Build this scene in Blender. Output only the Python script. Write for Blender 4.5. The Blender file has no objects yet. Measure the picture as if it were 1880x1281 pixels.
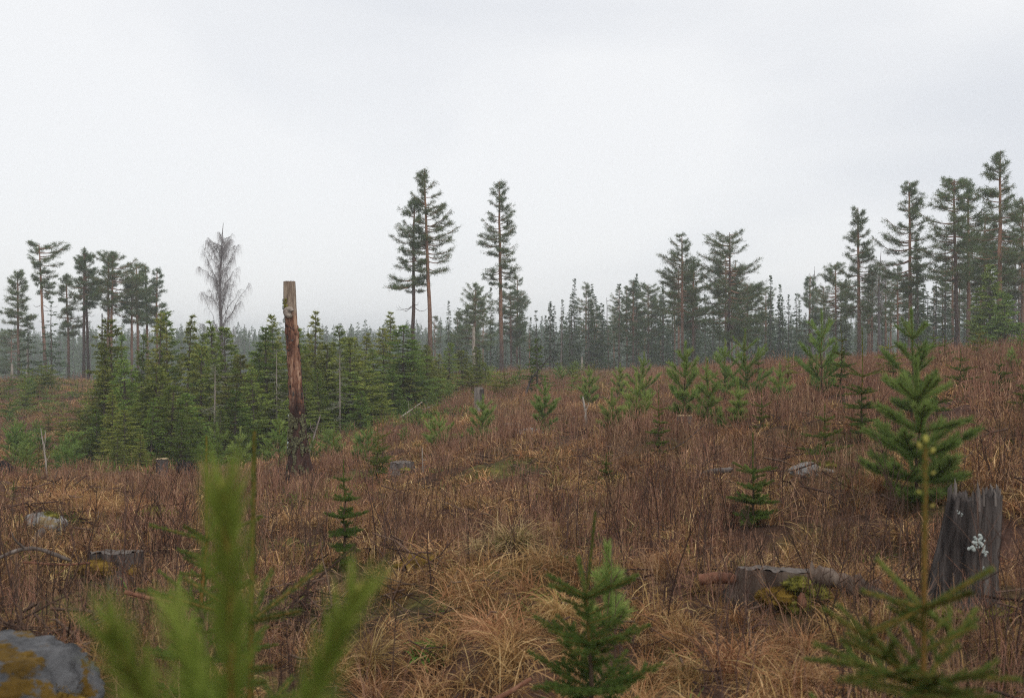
import bpy, math
import numpy as np

# ------------------------------------------------------------------ camera, sky, sun, exposure
SC = bpy.context.scene
COL = SC.collection
CAMZ, F, CX, HY = 1.65, 1828.0, 940.0, 628.0     # eye height; focal length, centre and horizon in photo pixels

cam = bpy.data.cameras.new("camera")
cam.lens = 35.0
cam.sensor_width = 36.0
cam.clip_start = 0.05
cam.clip_end = 5000.0
cam.dof.use_dof = True
cam.dof.focus_distance = 18.0
cam.dof.aperture_fstop = 3.6
cam_ob = bpy.data.objects.new("camera", cam)
cam_ob.location = (0, 0, CAMZ)
cam_ob.rotation_euler = (math.radians(90.0 - 0.39), 0, 0)
COL.objects.link(cam_ob)
SC.camera = cam_ob

SUN_EL, SUN_AZ = math.radians(48), math.radians(150)   # high veiled sun behind and to the right of the camera
world = bpy.data.worlds.new("World")
SC.world = world
world.use_nodes = True
wn, wl = world.node_tree.nodes, world.node_tree.links
wn.clear()
w_out = wn.new("ShaderNodeOutputWorld")
w_bg_sky = wn.new("ShaderNodeBackground")
w_bg_cloud = wn.new("ShaderNodeBackground")
w_mix = wn.new("ShaderNodeMixShader")
w_sky = wn.new("ShaderNodeTexSky")
w_sky.sky_type = 'NISHITA'
w_sky.sun_disc = False
w_sky.sun_elevation = SUN_EL
w_sky.sun_rotation = SUN_AZ
w_sky.dust_density = 2.0
w_tc = wn.new("ShaderNodeTexCoord")
w_map = wn.new("ShaderNodeMapping")
w_map.inputs["Scale"].default_value = (1.0, 1.0, 2.6)
w_map.inputs["Location"].default_value = (0.35, 0.1, 0.2)
w_noise = wn.new("ShaderNodeTexNoise")
w_noise.inputs["Scale"].default_value = 1.5
w_noise.inputs["Detail"].default_value = 4.0
w_noise.inputs["Roughness"].default_value = 0.48
w_noise.inputs["Distortion"].default_value = 0.4
w_ramp = wn.new("ShaderNodeValToRGB")
w_ramp.color_ramp.elements[0].position = 0.38
w_ramp.color_ramp.elements[0].color = (0.695, 0.712, 0.745, 1)
w_ramp.color_ramp.elements[1].position = 0.6
w_ramp.color_ramp.elements[1].color = (0.832, 0.836, 0.842, 1)
wl.new(w_tc.outputs["Generated"], w_map.inputs["Vector"])
wl.new(w_map.outputs["Vector"], w_noise.inputs["Vector"])
wl.new(w_noise.outputs["Fac"], w_ramp.inputs["Fac"])
wl.new(w_ramp.outputs["Color"], w_bg_cloud.inputs["Color"])
w_bg_cloud.inputs["Strength"].default_value = 1.0
wl.new(w_sky.outputs["Color"], w_bg_sky.inputs["Color"])
w_bg_sky.inputs["Strength"].default_value = 0.12
w_mix.inputs[0].default_value = 0.92                   # a closed cloud deck: little of the clear sky comes through
wl.new(w_bg_sky.outputs[0], w_mix.inputs[1])
wl.new(w_bg_cloud.outputs[0], w_mix.inputs[2])
wl.new(w_mix.outputs[0], w_out.inputs["Surface"])

sun = bpy.data.lights.new("sun", 'SUN')
sun.energy = 1.5
sun.angle = math.radians(70)
sun.color = (1.0, 0.96, 0.9)
sun_ob = bpy.data.objects.new("sun", sun)
sun_ob.rotation_euler = (math.pi / 2 - SUN_EL, 0, math.pi - SUN_AZ)
sun_ob.location = (0, 0, 60)
COL.objects.link(sun_ob)

SC.view_settings.view_transform = 'Standard'
SC.view_settings.look = 'None'
SC.view_settings.gamma = 1.0
SC.view_settings.exposure = 0.22
SC.view_settings.use_curve_mapping = False
SC.render.engine = 'CYCLES'
cy = SC.cycles
cy.max_bounces = 4
cy.diffuse_bounces = 2
cy.glossy_bounces = 1
cy.transmission_bounces = 2
cy.volume_bounces = 1
cy.transparent_max_bounces = 4
cy.use_denoising = False
cy.use_adaptive_sampling = True
cy.adaptive_threshold = 0.008
cy.adaptive_min_samples = 24
cy.filter_width = 1.1

# ------------------------------------------------------------------ small helpers
def norm(v):
    return v / np.maximum(np.linalg.norm(v, axis=-1, keepdims=True), 1e-9)

def px(p, d):
    return (p - CX) / F * d

def pz(p, d):
    return CAMZ - (p - HY) / F * d

def hash2(ix, iy, seed):
    h = (ix.astype(np.int64) * 374761393 + iy.astype(np.int64) * 668265263 + seed * 974634777) & 0x7fffffff
    h = ((h ^ (h >> 13)) * 1274126177) & 0x7fffffff
    return ((h ^ (h >> 16)) & 0xffff) / 65535.0

def noise2(x, y, seed=0):
    ix, iy = np.floor(x), np.floor(y)
    fx, fy = x - ix, y - iy
    fx, fy = fx * fx * (3 - 2 * fx), fy * fy * (3 - 2 * fy)
    a, b = hash2(ix, iy, seed), hash2(ix + 1, iy, seed)
    c, d = hash2(ix, iy + 1, seed), hash2(ix + 1, iy + 1, seed)
    return (a * (1 - fx) + b * fx) * (1 - fy) + (c * (1 - fx) + d * fx) * fy

def fbm(x, y, seed=0, octs=4):
    v, a, t = 0.0, 0.5, 0.0
    for o in range(octs):
        v = v + a * noise2(x * 2 ** o, y * 2 ** o, seed + o)
        t += a
        a *= 0.5
    return v / t

# ------------------------------------------------------------------ terrain
_T = {
 -500: [(4,-1.65),(8,-1.75),(14,-2.2),(22,-3.1),(32,-4.0),(45,-4.5),(60,-3.8),(72,-3.1),(90,-3.5),(130,-6)],
 0: [(3,-1.65),(5,-1.65),(8,-1.78),(12,-2.15),(20,-3.0),(28,-3.8),(36,-4.3),(45,-4.45),(58,-3.9),(70,-3.15),(85,-3.6),(110,-5.0),(150,-10)],
 200: [(5,-1.65),(8,-1.78),(12,-2.15),(20,-3.0),(28,-4.0),(36,-4.6),(45,-4.8),(58,-4.05),(70,-3.3),(85,-3.7),(110,-5.2),(150,-10)],
 400: [(5,-1.65),(8,-1.8),(12,-2.2),(20,-2.95),(28,-3.9),(36,-4.6),(45,-5.0),(60,-5.3),(80,-5.6),(120,-7.5),(150,-10)],
 550: [(5,-1.65),(8,-1.85),(12,-2.2),(22,-3.03),(30,-3.7),(38,-4.1),(46,-4.2),(60,-4.4),(85,-4.8),(120,-6)],
 700: [(5,-1.65),(8,-1.8),(12,-2.1),(18,-2.6),(25,-3.0),(33,-3.3),(42,-3.4),(50,-3.4),(65,-3.6),(85,-4.0),(120,-5)],
 850: [(5,-1.65),(8,-1.75),(14,-2.15),(20,-2.4),(28,-2.65),(36,-2.75),(46,-2.75),(58,-2.75),(85,-3.1),(120,-4)],
 1000: [(4,-1.62),(6,-1.65),(10,-1.7),(15,-1.95),(20,-2.1),(28,-2.3),(40,-2.4),(55,-2.5),(85,-2.8),(120,-3.8)],
 1200: [(4,-1.6),(6,-1.6),(9,-1.6),(12,-1.65),(20,-1.75),(28,-1.75),(36,-1.75),(45,-1.9),(60,-2.2),(85,-2.8),(120,-3.9)],
 1400: [(5,-1.6),(9,-1.5),(14,-1.5),(20,-1.45),(27,-1.3),(33,-1.25),(45,-1.5),(60,-2.0),(85,-2.6),(120,-3.8)],
 1600: [(5,-1.58),(9,-1.48),(14,-1.35),(20,-1.15),(27,-.95),(33,-.9),(45,-1.2),(60,-1.8),(80,-2.2),(120,-3.5)],
 1750: [(5,-1.58),(9,-1.42),(14,-1.15),(20,-.85),(26,-.7),(32,-.65),(45,-.95),(60,-1.5),(80,-2.0),(120,-3.3)],
 1900: [(5,-1.58),(9,-1.35),(14,-1.0),(20,-.7),(26,-.55),(32,-.5),(45,-.8),(60,-1.3),(80,-1.8),(120,-3.0)],
 2400: [(5,-1.55),(9,-1.2),(14,-.8),(20,-.5),(32,-.3),(60,-.9),(120,-2.5)],
}
_P, _Z = [], []
for c, rows in _T.items():
    th = math.atan((c - CX) / F)
    for d, z in rows:
        _P.append((2.2 * th, math.log(d / math.cos(th)))); _Z.append(z)
for c in (-500, 100, 700, 1000, 1500, 2400):
    th = math.atan((c - CX) / F)
    _P.append((2.2 * th, math.log(2.0))); _Z.append(-1.65)
    for d, zl, zr in ((230, -15, -8), (420, -14, -10), (900, -12, -11)):
        k = (c + 500) / 2900
        _P.append((2.2 * th, math.log(d))); _Z.append(zl * (1 - k) + zr * k)
_P, _Z = np.array(_P), np.array(_Z)

def _U(a, b):
    r2 = np.maximum(((a[:, None, :] - b[None, :, :]) ** 2).sum(-1), 1e-12)
    return r2 * np.log(r2) * 0.5
_n = len(_P)
_A = np.zeros((_n + 3, _n + 3))
_A[:_n, :_n] = _U(_P, _P) + np.eye(_n) * 1e-3
_A[:_n, _n] = _A[_n, :_n] = 1
_A[:_n, _n + 1:] = _P
_A[_n + 1:, :_n] = _P.T
_W = np.linalg.solve(_A, np.concatenate([_Z, np.zeros(3)]))

def terr(x, y):
    x, y = np.atleast_1d(np.asarray(x, float)), np.atleast_1d(np.asarray(y, float))
    sh = x.shape
    x, y = x.ravel(), y.ravel()
    r = np.hypot(x, y)
    th = np.clip(np.arctan2(x, y), -0.75, 0.75)
    q = np.stack([2.2 * th, np.log(np.clip(r, 2.0, 900))], -1)
    z = np.empty(len(q))
    for i in range(0, len(q), 20000):
        s = slice(i, i + 20000)
        z[s] = _U(q[s], _P) @ _W[:_n] + _W[_n] + q[s] @ _W[_n + 1:]
    b = np.clip((y + 9) / 9, 0, 1)
    b = b * b * (3 - 2 * b)
    z = z * b - 1.65 * (1 - b)
    # hummocks, old plough furrows and tussocks
    amp = np.clip(r / 3.0, 0.3, 1) * np.clip(220 / np.maximum(r, 1), 0.3, 1)
    h = (fbm(x / 1.15, y / 1.15, 3, 3) - 0.5) * 0.54 + (fbm(x / 4.0, y / 4.0, 11, 2) - 0.5) * 0.5
    h += (np.abs(noise2(x / 0.55, y / 0.55, 21) - 0.5) - 0.25) * -0.16
    return (CAMZ + z + h * amp).reshape(sh)

def terr1(x, y):
    return float(terr(np.array([x]), np.array([y]))[0])

# ------------------------------------------------------------------ mesh builder
class MB:
    def __init__(s):
        s.V, s.T, s.Q, s.n = [], [], [], 0
        s.tt, s.qt = [], []
        s.tm, s.qm = [], []
    def _v(s, v):
        v = np.asarray(v, float).reshape(-1, 3)
        o = s.n
        s.V.append(v); s.n += len(v)
        return o
    def tris(s, V, tone=0.5, mat=0):
        V = np.asarray(V, float); N = len(V)
        if N == 0: return s
        o = s._v(V)
        s.T.append(np.arange(N * 3).reshape(N, 3) + o)
        s.tt.append(np.broadcast_to(np.asarray(tone, float), (N,)).copy()); s.tm.append(np.full(N, mat, int))
        return s
    def mesh(s, V, faces, tone=0.5, mat=0):
        o = s._v(V)
        f = np.asarray(faces, int) + o
        (s.Q if f.shape[1] == 4 else s.T).append(f)
        t = np.broadcast_to(np.asarray(tone, float), (len(f),)).copy()
        (s.qt if f.shape[1] == 4 else s.tt).append(t)
        (s.qm if f.shape[1] == 4 else s.tm).append(np.full(len(f), mat, int))
        return s
    def tubes(s, P, Rr, sides=5, tone=0.5, mat=0):
        P, Rr = np.asarray(P, float), np.asarray(Rr, float)
        if P.ndim == 2: P, Rr = P[None], Rr[None]
        N, K = P.shape[:2]
        if N == 0: return s
        t = norm(np.gradient(P, axis=1))
        ref = np.where(np.abs(t[:, :1, 2:3]) > 0.85, np.array([[[1., 0, 0]]]), np.array([[[0, 0, 1.]]]))
        n1 = norm(np.cross(t, np.broadcast_to(ref, t.shape)))
        n2 = np.cross(t, n1)
        a = np.arange(sides) / sides * 2 * np.pi
        V = P[:, :, None] + Rr[:, :, None, None] * (np.cos(a)[:, None] * n1[:, :, None] + np.sin(a)[:, None] * n2[:, :, None])
        idx = np.arange(N * K * sides).reshape(N, K, sides)
        A, B = idx[:, :-1], idx[:, 1:]
        Fq = np.stack([A, np.roll(A, -1, 2), np.roll(B, -1, 2), B], -1).reshape(-1, 4)
        tn = np.broadcast_to(np.asarray(tone, float).reshape(-1, 1), (N, (K - 1) * sides)).ravel() if np.ndim(tone) else tone
        return s.mesh(V, Fq, tn, mat)
    def ribbons(s, P, Wd, side, tone=0.5, mat=0):
        P = np.asarray(P, float); N, K = P.shape[:2]
        off = side[:, None] * (Wd[:, :, None] * 0.5)
        V = np.stack([P - off, P + off], 2)
        idx = np.arange(N * K * 2).reshape(N, K, 2)
        Fq = np.stack([idx[:, :-1, 0], idx[:, :-1, 1], idx[:, 1:, 1], idx[:, 1:, 0]], -1).reshape(-1, 4)
        tn = np.broadcast_to(np.asarray(tone, float).reshape(-1, 1), (N, K - 1)).ravel() if np.ndim(tone) else tone
        return s.mesh(V, Fq, tn, mat)
    def needles(s, B, D, L, Wd, rng, tone=0.5, mat=0):
        B, D = np.asarray(B, float), norm(np.asarray(D, float))
        N = len(B)
        if N == 0: return s
        sd = norm(np.cross(D, rng.normal(size=(N, 3))))
        L = np.broadcast_to(L, (N,))[:, None]; Wd = np.broadcast_to(Wd, (N,))[:, None]
        return s.tris(np.stack([B - sd * Wd / 2, B + sd * Wd / 2, B + D * L], 1), tone, mat)
    def data(s, name, mats, smooth=False):
        me = bpy.data.meshes.new(name)
        V = np.concatenate(s.V)
        T = np.concatenate(s.T) if s.T else np.zeros((0, 3), int)
        Q = np.concatenate(s.Q) if s.Q else np.zeros((0, 4), int)
        me.vertices.add(len(V)); me.vertices.foreach_set("co", V.astype(np.float32).ravel())
        loops = np.concatenate([T.ravel(), Q.ravel()]).astype(np.int32)
        me.loops.add(len(loops)); me.loops.foreach_set("vertex_index", loops)
        st = np.concatenate([np.arange(len(T)) * 3, len(T) * 3 + np.arange(len(Q)) * 4]).astype(np.int32)
        me.polygons.add(len(st)); me.polygons.foreach_set("loop_start", st)
        mi = np.concatenate(s.tm + s.qm).astype(np.int32)
        me.polygons.foreach_set("material_index", mi)
        me.update(calc_edges=True)
        at = me.attributes.new("tone", 'FLOAT', 'FACE')
        at.data.foreach_set("value", np.concatenate(s.tt + s.qt).astype(np.float32))
        for m in (mats if isinstance(mats, (list, tuple)) else [mats]):
            me.materials.append(m)
        if smooth: me.shade_smooth()
        return me

def ob(name, data, parent=None, loc=None):
    o = bpy.data.objects.new(name, data)
    COL.objects.link(o)
    if parent is not None: o.parent = parent
    if loc is not None: o.location = loc
    return o

def tag(o, label, cat, group=None):
    o["label"] = label; o["category"] = cat
    if group: o["group"] = group
    return o

def thing(name, label, cat, loc, rz=0.0, group=None, sc=1.0):
    o = bpy.data.objects.new(name, None)
    o.empty_display_size = 0.2
    COL.objects.link(o)
    o.location = loc; o.rotation_euler = (0, 0, rz)
    o.scale = (sc, sc, sc) if not hasattr(sc, '__len__') else sc
    return tag(o, label, cat, group)

def part(name, data, parent, stuff=False):
    o = ob(name, data, parent)
    if stuff: o["kind"] = "stuff"
    return o

# ------------------------------------------------------------------ materials
def mat(name, rough=0.8, spec=0.25):
    m = bpy.data.materials.new(name); m.use_nodes = True
    nt = m.node_tree
    b = nt.nodes["Principled BSDF"]
    b.inputs["Roughness"].default_value = rough
    b.inputs["Specular IOR Level"].default_value = spec
    return m, nt, b

def N(nt, typ, **kw):
    n = nt.nodes.new(typ)
    for k, v in kw.items():
        if k.startswith("_"): setattr(n, k[1:], v)
        else: n.inputs[k.replace("__", " ")].default_value = v
    return n

def ramp(nt, fac, stops):
    r = nt.nodes.new("ShaderNodeValToRGB")
    el = r.color_ramp.elements
    while len(el) < len(stops): el.new(0.5)
    for e, (p, c) in zip(el, stops):
        e.position = p; e.color = (*c, 1)
    nt.links.new(fac, r.inputs["Fac"])
    return r.outputs["Color"]

def mix(nt, fac, a, b, blend='MIX'):
    n = nt.nodes.new("ShaderNodeMix"); n.data_type = 'RGBA'; n.blend_type = blend
    for sock, v in ((n.inputs[0], fac), (n.inputs[6], a), (n.inputs[7], b)):
        if isinstance(v, bpy.types.NodeSocket): nt.links.new(v, sock)
        else: sock.default_value = v if not isinstance(v, tuple) else (*v, 1)
    return n.outputs[2]

def noise_fac(nt, scale, detail=4.0, rough=0.6, coord="Object", stretch=None, dist=0.0):
    tc = nt.nodes.new("ShaderNodeTexCoord")
    v = tc.outputs[coord]
    if stretch:
        mp = nt.nodes.new("ShaderNodeMapping"); mp.inputs["Scale"].default_value = stretch
        nt.links.new(v, mp.inputs["Vector"]); v = mp.outputs["Vector"]
    n = N(nt, "ShaderNodeTexNoise", Scale=scale, Detail=detail, Roughness=rough, Distortion=dist)
    nt.links.new(v, n.inputs["Vector"])
    return n.outputs["Fac"]

def bump(nt, b, fac, strength=0.5, dist=0.02):
    n = N(nt, "ShaderNodeBump", Strength=strength, Distance=dist)
    nt.links.new(fac, n.inputs["Height"]); nt.links.new(n.outputs[0], b.inputs["Normal"])

def mathn(nt, op, a, b=0.0, clamp=False):
    n = nt.nodes.new("ShaderNodeMath"); n.operation = op; n.use_clamp = clamp
    for i, v in enumerate((a, b)):
        if isinstance(v, bpy.types.NodeSocket): nt.links.new(v, n.inputs[i])
        else: n.inputs[i].default_value = v
    return n.outputs[0]

def leafy(name, c0, c1, c2, rough=0.65, spec=0.3, trans=0.25, hue=0.03, val=0.35):
    """foliage and grass: colour runs over the piece's own tone and differs a little from plant to plant"""
    m, nt, b0 = mat(name, rough, spec)
    nt.nodes.remove(b0)
    b = nt.nodes.new("ShaderNodeBsdfDiffuse")
    at = nt.nodes.new("ShaderNodeAttribute"); at.attribute_name = "tone"
    oi = nt.nodes.new("ShaderNodeObjectInfo")
    c = ramp(nt, at.outputs["Fac"], [(0.0, c0), (0.5, c1), (1.0, c2)])
    hs = N(nt, "ShaderNodeHueSaturation")
    rr = oi.outputs["Random"]
    nt.links.new(mathn(nt, 'ADD', mathn(nt, 'MULTIPLY', rr, hue), 0.5 - hue / 2), hs.inputs["Hue"])
    r2 = mathn(nt, 'FRACT', mathn(nt, 'MULTIPLY', rr, 17.31))
    nt.links.new(mathn(nt, 'ADD', mathn(nt, 'MULTIPLY', r2, val), 1 - val / 2), hs.inputs["Value"])
    nt.links.new(c, hs.inputs["Color"])
    nt.links.new(hs.outputs[0], b.inputs["Color"])
    nt.links.new(b.outputs[0], nt.nodes["Material Output"].inputs["Surface"])
    if trans:
        tr = nt.nodes.new("ShaderNodeBsdfTranslucent"); nt.links.new(hs.outputs[0], tr.inputs["Color"])
        ms = nt.nodes.new("ShaderNodeMixShader"); ms.inputs[0].default_value = trans
        nt.links.new(b.outputs[0], ms.inputs[1]); nt.links.new(tr.outputs[0], ms.inputs[2])
        nt.links.new(ms.outputs[0], nt.nodes["Material Output"].inputs["Surface"])
    return m

M = {}
M['pine'] = leafy('pine_needle', (.065, .098, .042), (.11, .158, .066), (.17, .225, .095))
M['spruce'] = leafy('spruce_needle', (.048, .078, .04), (.08, .12, .056), (.12, .17, .075))
M['young'] = leafy('young_spruce_needle', (.085, .12, .028), (.175, .222, .05), (.30, .32, .085), hue=.075, val=.75)
M['lichen_spruce'] = leafy('lichen_spruce_needle', (.10, .11, .075), (.17, .18, .13), (.26, .27, .21))
M['pine_sap'] = leafy('pine_sapling_needle', (.085, .14, .036), (.165, .245, .064), (.30, .37, .115), spec=.35)
M['pine_near'] = leafy('near_pine_needle', (.09, .125, .02), (.18, .23, .04), (.33, .36, .085), spec=.35)
M['spruce_sap'] = leafy('spruce_sapling_needle', (.048, .07, .02), (.082, .12, .03), (.145, .18, .045), spec=.35)
M['shoot'] = leafy('young_shoot_bark', (.12, .06, .022), (.18, .095, .03), (.2, .13, .04), trans=0, rough=.7)
M['sapbark'] = leafy('sapling_bark', (.05, .035, .025), (.08, .055, .038), (.12, .085, .06), trans=0, rough=.85)
M['bud'] = leafy('bud', (.28, .22, .06), (.34, .30, .08), (.36, .36, .12), trans=0)
M['grass'] = leafy('dry_grass', (.10, .048, .019), (.315, .172, .075), (.60, .42, .215), hue=.035, val=.6, trans=.2, rough=.75)
M['sedge'] = leafy('pale_sedge', (.17, .13, .06), (.36, .26, .12), (.5, .4, .22), hue=.02, val=.3, trans=.2)
M['green_grass'] = leafy('green_grass', (.05, .085, .016), (.09, .15, .03), (.2, .23, .06), hue=.04, val=.4, trans=.25)
M['twig'] = leafy('brown_twig', (.06, .031, .02), (.25, .136, .088), (.50, .31, .2), trans=0, hue=.03, val=.55)
M['darktwig'] = leafy('dark_twig', (.035, .022, .018), (.075, .047, .038), (.15, .10, .075), trans=0, hue=.02, val=.5)
M['birchtwig'] = leafy('birch_twig', (.22, .2, .205), (.3, .275, .28), (.4, .37, .375), trans=0, hue=.01, val=.2)

def bark(name, lo, hi, z0, z1, scale=6.0):
    m, nt, b = mat(name, .9, .15)
    tc = nt.nodes.new("ShaderNodeTexCoord")
    sp = nt.nodes.new("ShaderNodeSeparateXYZ"); nt.links.new(tc.outputs["Object"], sp.inputs[0])
    nf = noise_fac(nt, scale, 5, .65, stretch=(1, 1, .25))
    mr = N(nt, "ShaderNodeMapRange"); mr.inputs["From Min"].default_value = z0; mr.inputs["From Max"].default_value = z1
    nt.links.new(mathn(nt, 'ADD', sp.outputs[2], mathn(nt, 'MULTIPLY', nf, (z1 - z0) * .5)), mr.inputs["Value"])
    lo_c = ramp(nt, nf, [(.3, tuple(c * .5 for c in lo)), (.7, tuple(c * 1.5 for c in lo))])
    hi_c = ramp(nt, nf, [(.3, tuple(c * .65 for c in hi)), (.7, tuple(c * 1.35 for c in hi))])
    nt.links.new(mix(nt, mr.outputs[0], lo_c, hi_c), b.inputs["Base Color"])
    bump(nt, b, nf, .8, .03)
    return m
M['pinebark'] = bark('pine_bark', (.075, .055, .048), (.26, .14, .09), 3, 9)
M['pinebark_dark'] = bark('dark_pine_bark', (.045, .033, .03), (.14, .085, .065), 5, 14)
M['sprucebark'] = bark('spruce_bark', (.085, .07, .06), (.10, .075, .06), 2, 8)
M['palebark'] = bark('pale_dead_bark', (.2, .175, .155), (.26, .22, .19), 1, 4)
M['birchbark'] = bark('birch_bark', (.16, .14, .14), (.11, .09, .09), 2, 9)

def simple(name, stops, scale=5, stretch=None, rough=.85, bs=.5, bd=.01, detail=6, dist=0.0, spec=.2):
    m, nt, b = mat(name, rough, spec)
    f = noise_fac(nt, scale, detail, .65, stretch=stretch, dist=dist)
    nt.links.new(ramp(nt, f, stops), b.inputs["Base Color"])
    if bs: bump(nt, b, f, bs, bd)
    return m
M['greywood'] = simple('weathered_grey_wood', [(.25, (.02, .017, .016)), (.45, (.075, .062, .056)), (.6, (.15, .128, .115)), (.8, (.27, .24, .215))], 9, (1, 1, .09), bd=.012, bs=1.0)
M['darkwood'] = simple('rotten_dark_wood', [(.3, (.006, .005, .005)), (.46, (.035, .028, .026)), (.6, (.09, .076, .07)), (.78, (.21, .185, .17))], 16, (1, 1, .06), bd=.012, bs=1.0)
M['cutwood'] = simple('sawn_grey_wood', [(.3, (.05, .04, .034)), (.55, (.13, .108, .093)), (.8, (.22, .19, .165))], 14, (1, .2, 1), bs=.4)
M['creamwood'] = simple('fresh_cream_wood', [(.3, (.3, .21, .11)), (.7, (.55, .43, .25))], 14, bs=.3)
M['redwood'] = simple('red_inner_bark', [(.3, (.07, .03, .02)), (.55, (.17, .075, .045)), (.8, (.33, .18, .11))], 12, (1, 1, .4), bs=.5)
M['blackwood'] = simple('charred_wood', [(.3, (.006, .005, .005)), (.6, (.022, .018, .017)), (.85, (.06, .05, .05))], 18, (1, 1, .3), bs=.8)
M['stick'] = simple('grey_stick_bark', [(.3, (.05, .038, .032)), (.55, (.13, .105, .09)), (.8, (.3, .26, .23))], 14, (1, 1, .3), bs=.4)
M['palestick'] = simple('pale_stick', [(.3, (.16, .13, .1)), (.6, (.34, .3, .26)), (.85, (.5, .46, .42))], 14, (1, 1, .3), bs=.4)
M['moss'] = simple('yellow_green_moss', [(.3, (.045, .045, .01)), (.52, (.15, .14, .025)), (.75, (.30, .26, .05))], 22, bs=1.0, bd=.02, rough=.95)
M['brownwood'] = simple('weathered_brown_wood', [(.28, (.02, .013, .010)), (.46, (.075, .052, .04)), (.62, (.16, .12, .094)), (.8, (.27, .215, .175))], 9, (1, 1, .12), bd=.012, bs=1.0)
M['mossgold'] = simple('ochre_moss', [(.3, (.04, .025, .006)), (.52, (.15, .09, .014)), (.78, (.27, .18, .035))], 18, bs=1.0, bd=.02, rough=.95)
M['lichen'] = simple('white_lichen', [(.35, (.25, .29, .27)), (.6, (.46, .5, .48)), (.8, (.62, .65, .62))], 60, bs=.8, bd=.006)
M['barklichen'] = simple('lichened_bark', [(.34, (.02, .016, .013)), (.46, (.05, .045, .025)), (.58, (.14, .14, .07)), (.78, (.25, .25, .15))], 26, bs=1.0, bd=.02)
M['burl'] = simple('grey_burl_wood', [(.3, (.10, .08, .065)), (.55, (.3, .255, .215)), (.8, (.46, .41, .36))], 9, (1, 1, 1.6), bs=.4, dist=1.0)

def rockmat(name, g, mossc, amt):
    m, nt, b = mat(name, .9, .2)
    f = noise_fac(nt, 9, 8, .7)
    f2 = noise_fac(nt, 3.2, 5, .6)
    base = ramp(nt, f, [(.3, tuple(c * .25 for c in g)), (.5, tuple(c * .75 for c in g)), (.72, tuple(c * 1.35 for c in g))])
    ms = ramp(nt, f, [(.3, tuple(c * .3 for c in mossc)), (.7, tuple(c * 1.3 for c in mossc))])
    mk = ramp(nt, mathn(nt, 'ADD', f2, mathn(nt, 'MULTIPLY', mathn(nt, 'SUBTRACT', f, .5), .5)), [(.63 - amt * .4, (0, 0, 0)), (.67 - amt * .4, (1, 1, 1))])
    nt.links.new(mix(nt, mk, base, ms), b.inputs["Base Color"])
    bump(nt, b, f, 1.0, .03)
    return m
M['rock'] = rockmat('mossy_granite', (.13, .13, .135), (.12, .07, .012), .34)
M['rockpale'] = rockmat('pale_granite', (.27, .255, .24), (.2, .15, .08), .1)

def ground_mat():
    m, nt, b = mat('ground_soil', .95, .1)
    f1 = noise_fac(nt, .55, 5, .6, "Object")
    f2 = noise_fac(nt, 5.0, 7, .7, "Object")
    f3 = noise_fac(nt, .16, 4, .6, "Object")
    c1 = ramp(nt, f2, [(.3, (.016, .010, .007)), (.5, (.06, .034, .02)), (.7, (.16, .09, .045))])
    c2 = ramp(nt, f2, [(.3, (.02, .022, .006)), (.52, (.09, .085, .022)), (.72, (.2, .17, .045))])
    mk = ramp(nt, f1, [(.5, (0, 0, 0)), (.58, (1, 1, 1))])
    c = mix(nt, mk, c1, c2)
    c3 = ramp(nt, f2, [(.3, (.05, .026, .02)), (.7, (.13, .07, .052))])
    mk2 = ramp(nt, f3, [(.45, (0, 0, 0)), (.6, (1, 1, 1))])
    nt.links.new(mix(nt, mk2, c, c3), b.inputs["Base Color"])
    bump(nt, b, f2, 1.0, .06)
    return m
M['ground'] = ground_mat()
# ------------------------------------------------------------------ ground sheet
def spaced(dense0, dense1, step, far0, far1, grow=1.07):
    a = list(np.arange(dense0, dense1 + step / 2, step))
    s, v = step, dense1
    while v < far1:
        s *= grow; v += s; a.append(v)
    s, v, lo = step, dense0, []
    while v > far0:
        s *= grow; v -= s; lo.append(v)
    return np.array(lo[::-1] + a)
gx = spaced(-6, 6, .1, -950, 950, 1.045)
gy = spaced(2.5, 15, .1, -120, 950, 1.04)
GX, GY = np.meshgrid(gx, gy)
GZ = terr(GX, GY)
gi = np.arange(GX.size).reshape(GX.shape)
gq = np.stack([gi[:-1, :-1], gi[:-1, 1:], gi[1:, 1:], gi[1:, :-1]], -1).reshape(-1, 4)
ground = ob('ground', MB().mesh(np.stack([GX, GY, GZ], -1), gq).data('ground', M['ground'], True))
ground["kind"] = "structure"

# ------------------------------------------------------------------ tree builders (numpy, local coordinates, base at the origin)
def curve_trunk(H, lean=(0, 0), bow=0.0, K=14, rng=None, wob=.03):
    t = np.linspace(0, 1, K)
    P = np.zeros((K, 3))
    P[:, 2] = H * t
    P[:, 0] = lean[0] * t + bow * np.sin(np.pi * t)
    P[:, 1] = lean[1] * t
    if rng is not None:
        P[1:, :2] += np.cumsum(rng.normal(size=(K - 1, 2)) * wob * H / 100, 0)
    P[0, 2] = -.3
    return P

def along(P, z):
    z = np.asarray(z, float)
    return np.stack([np.interp(z, P[:, 2], P[:, 0]), np.interp(z, P[:, 2], P[:, 1]), z], -1)

ENV = {'cone': [(0, .75), (.12, 1), (.5, .72), (.8, .42), (1, .08)],
       'full': [(0, .6), (.15, .95), (.5, 1), (.8, .8), (.93, .6), (1, .3)],
       'tall': [(0, .5), (.1, .9), (.35, 1), (.6, .7), (.85, .45), (1, .1)],
       'flat': [(0, .35), (.3, .55), (.6, .7), (.8, 1), (.93, .95), (1, .5)],
       'slim': [(0, .5), (.2, .9), (.5, .9), (.8, .6), (1, .1)]}

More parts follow.
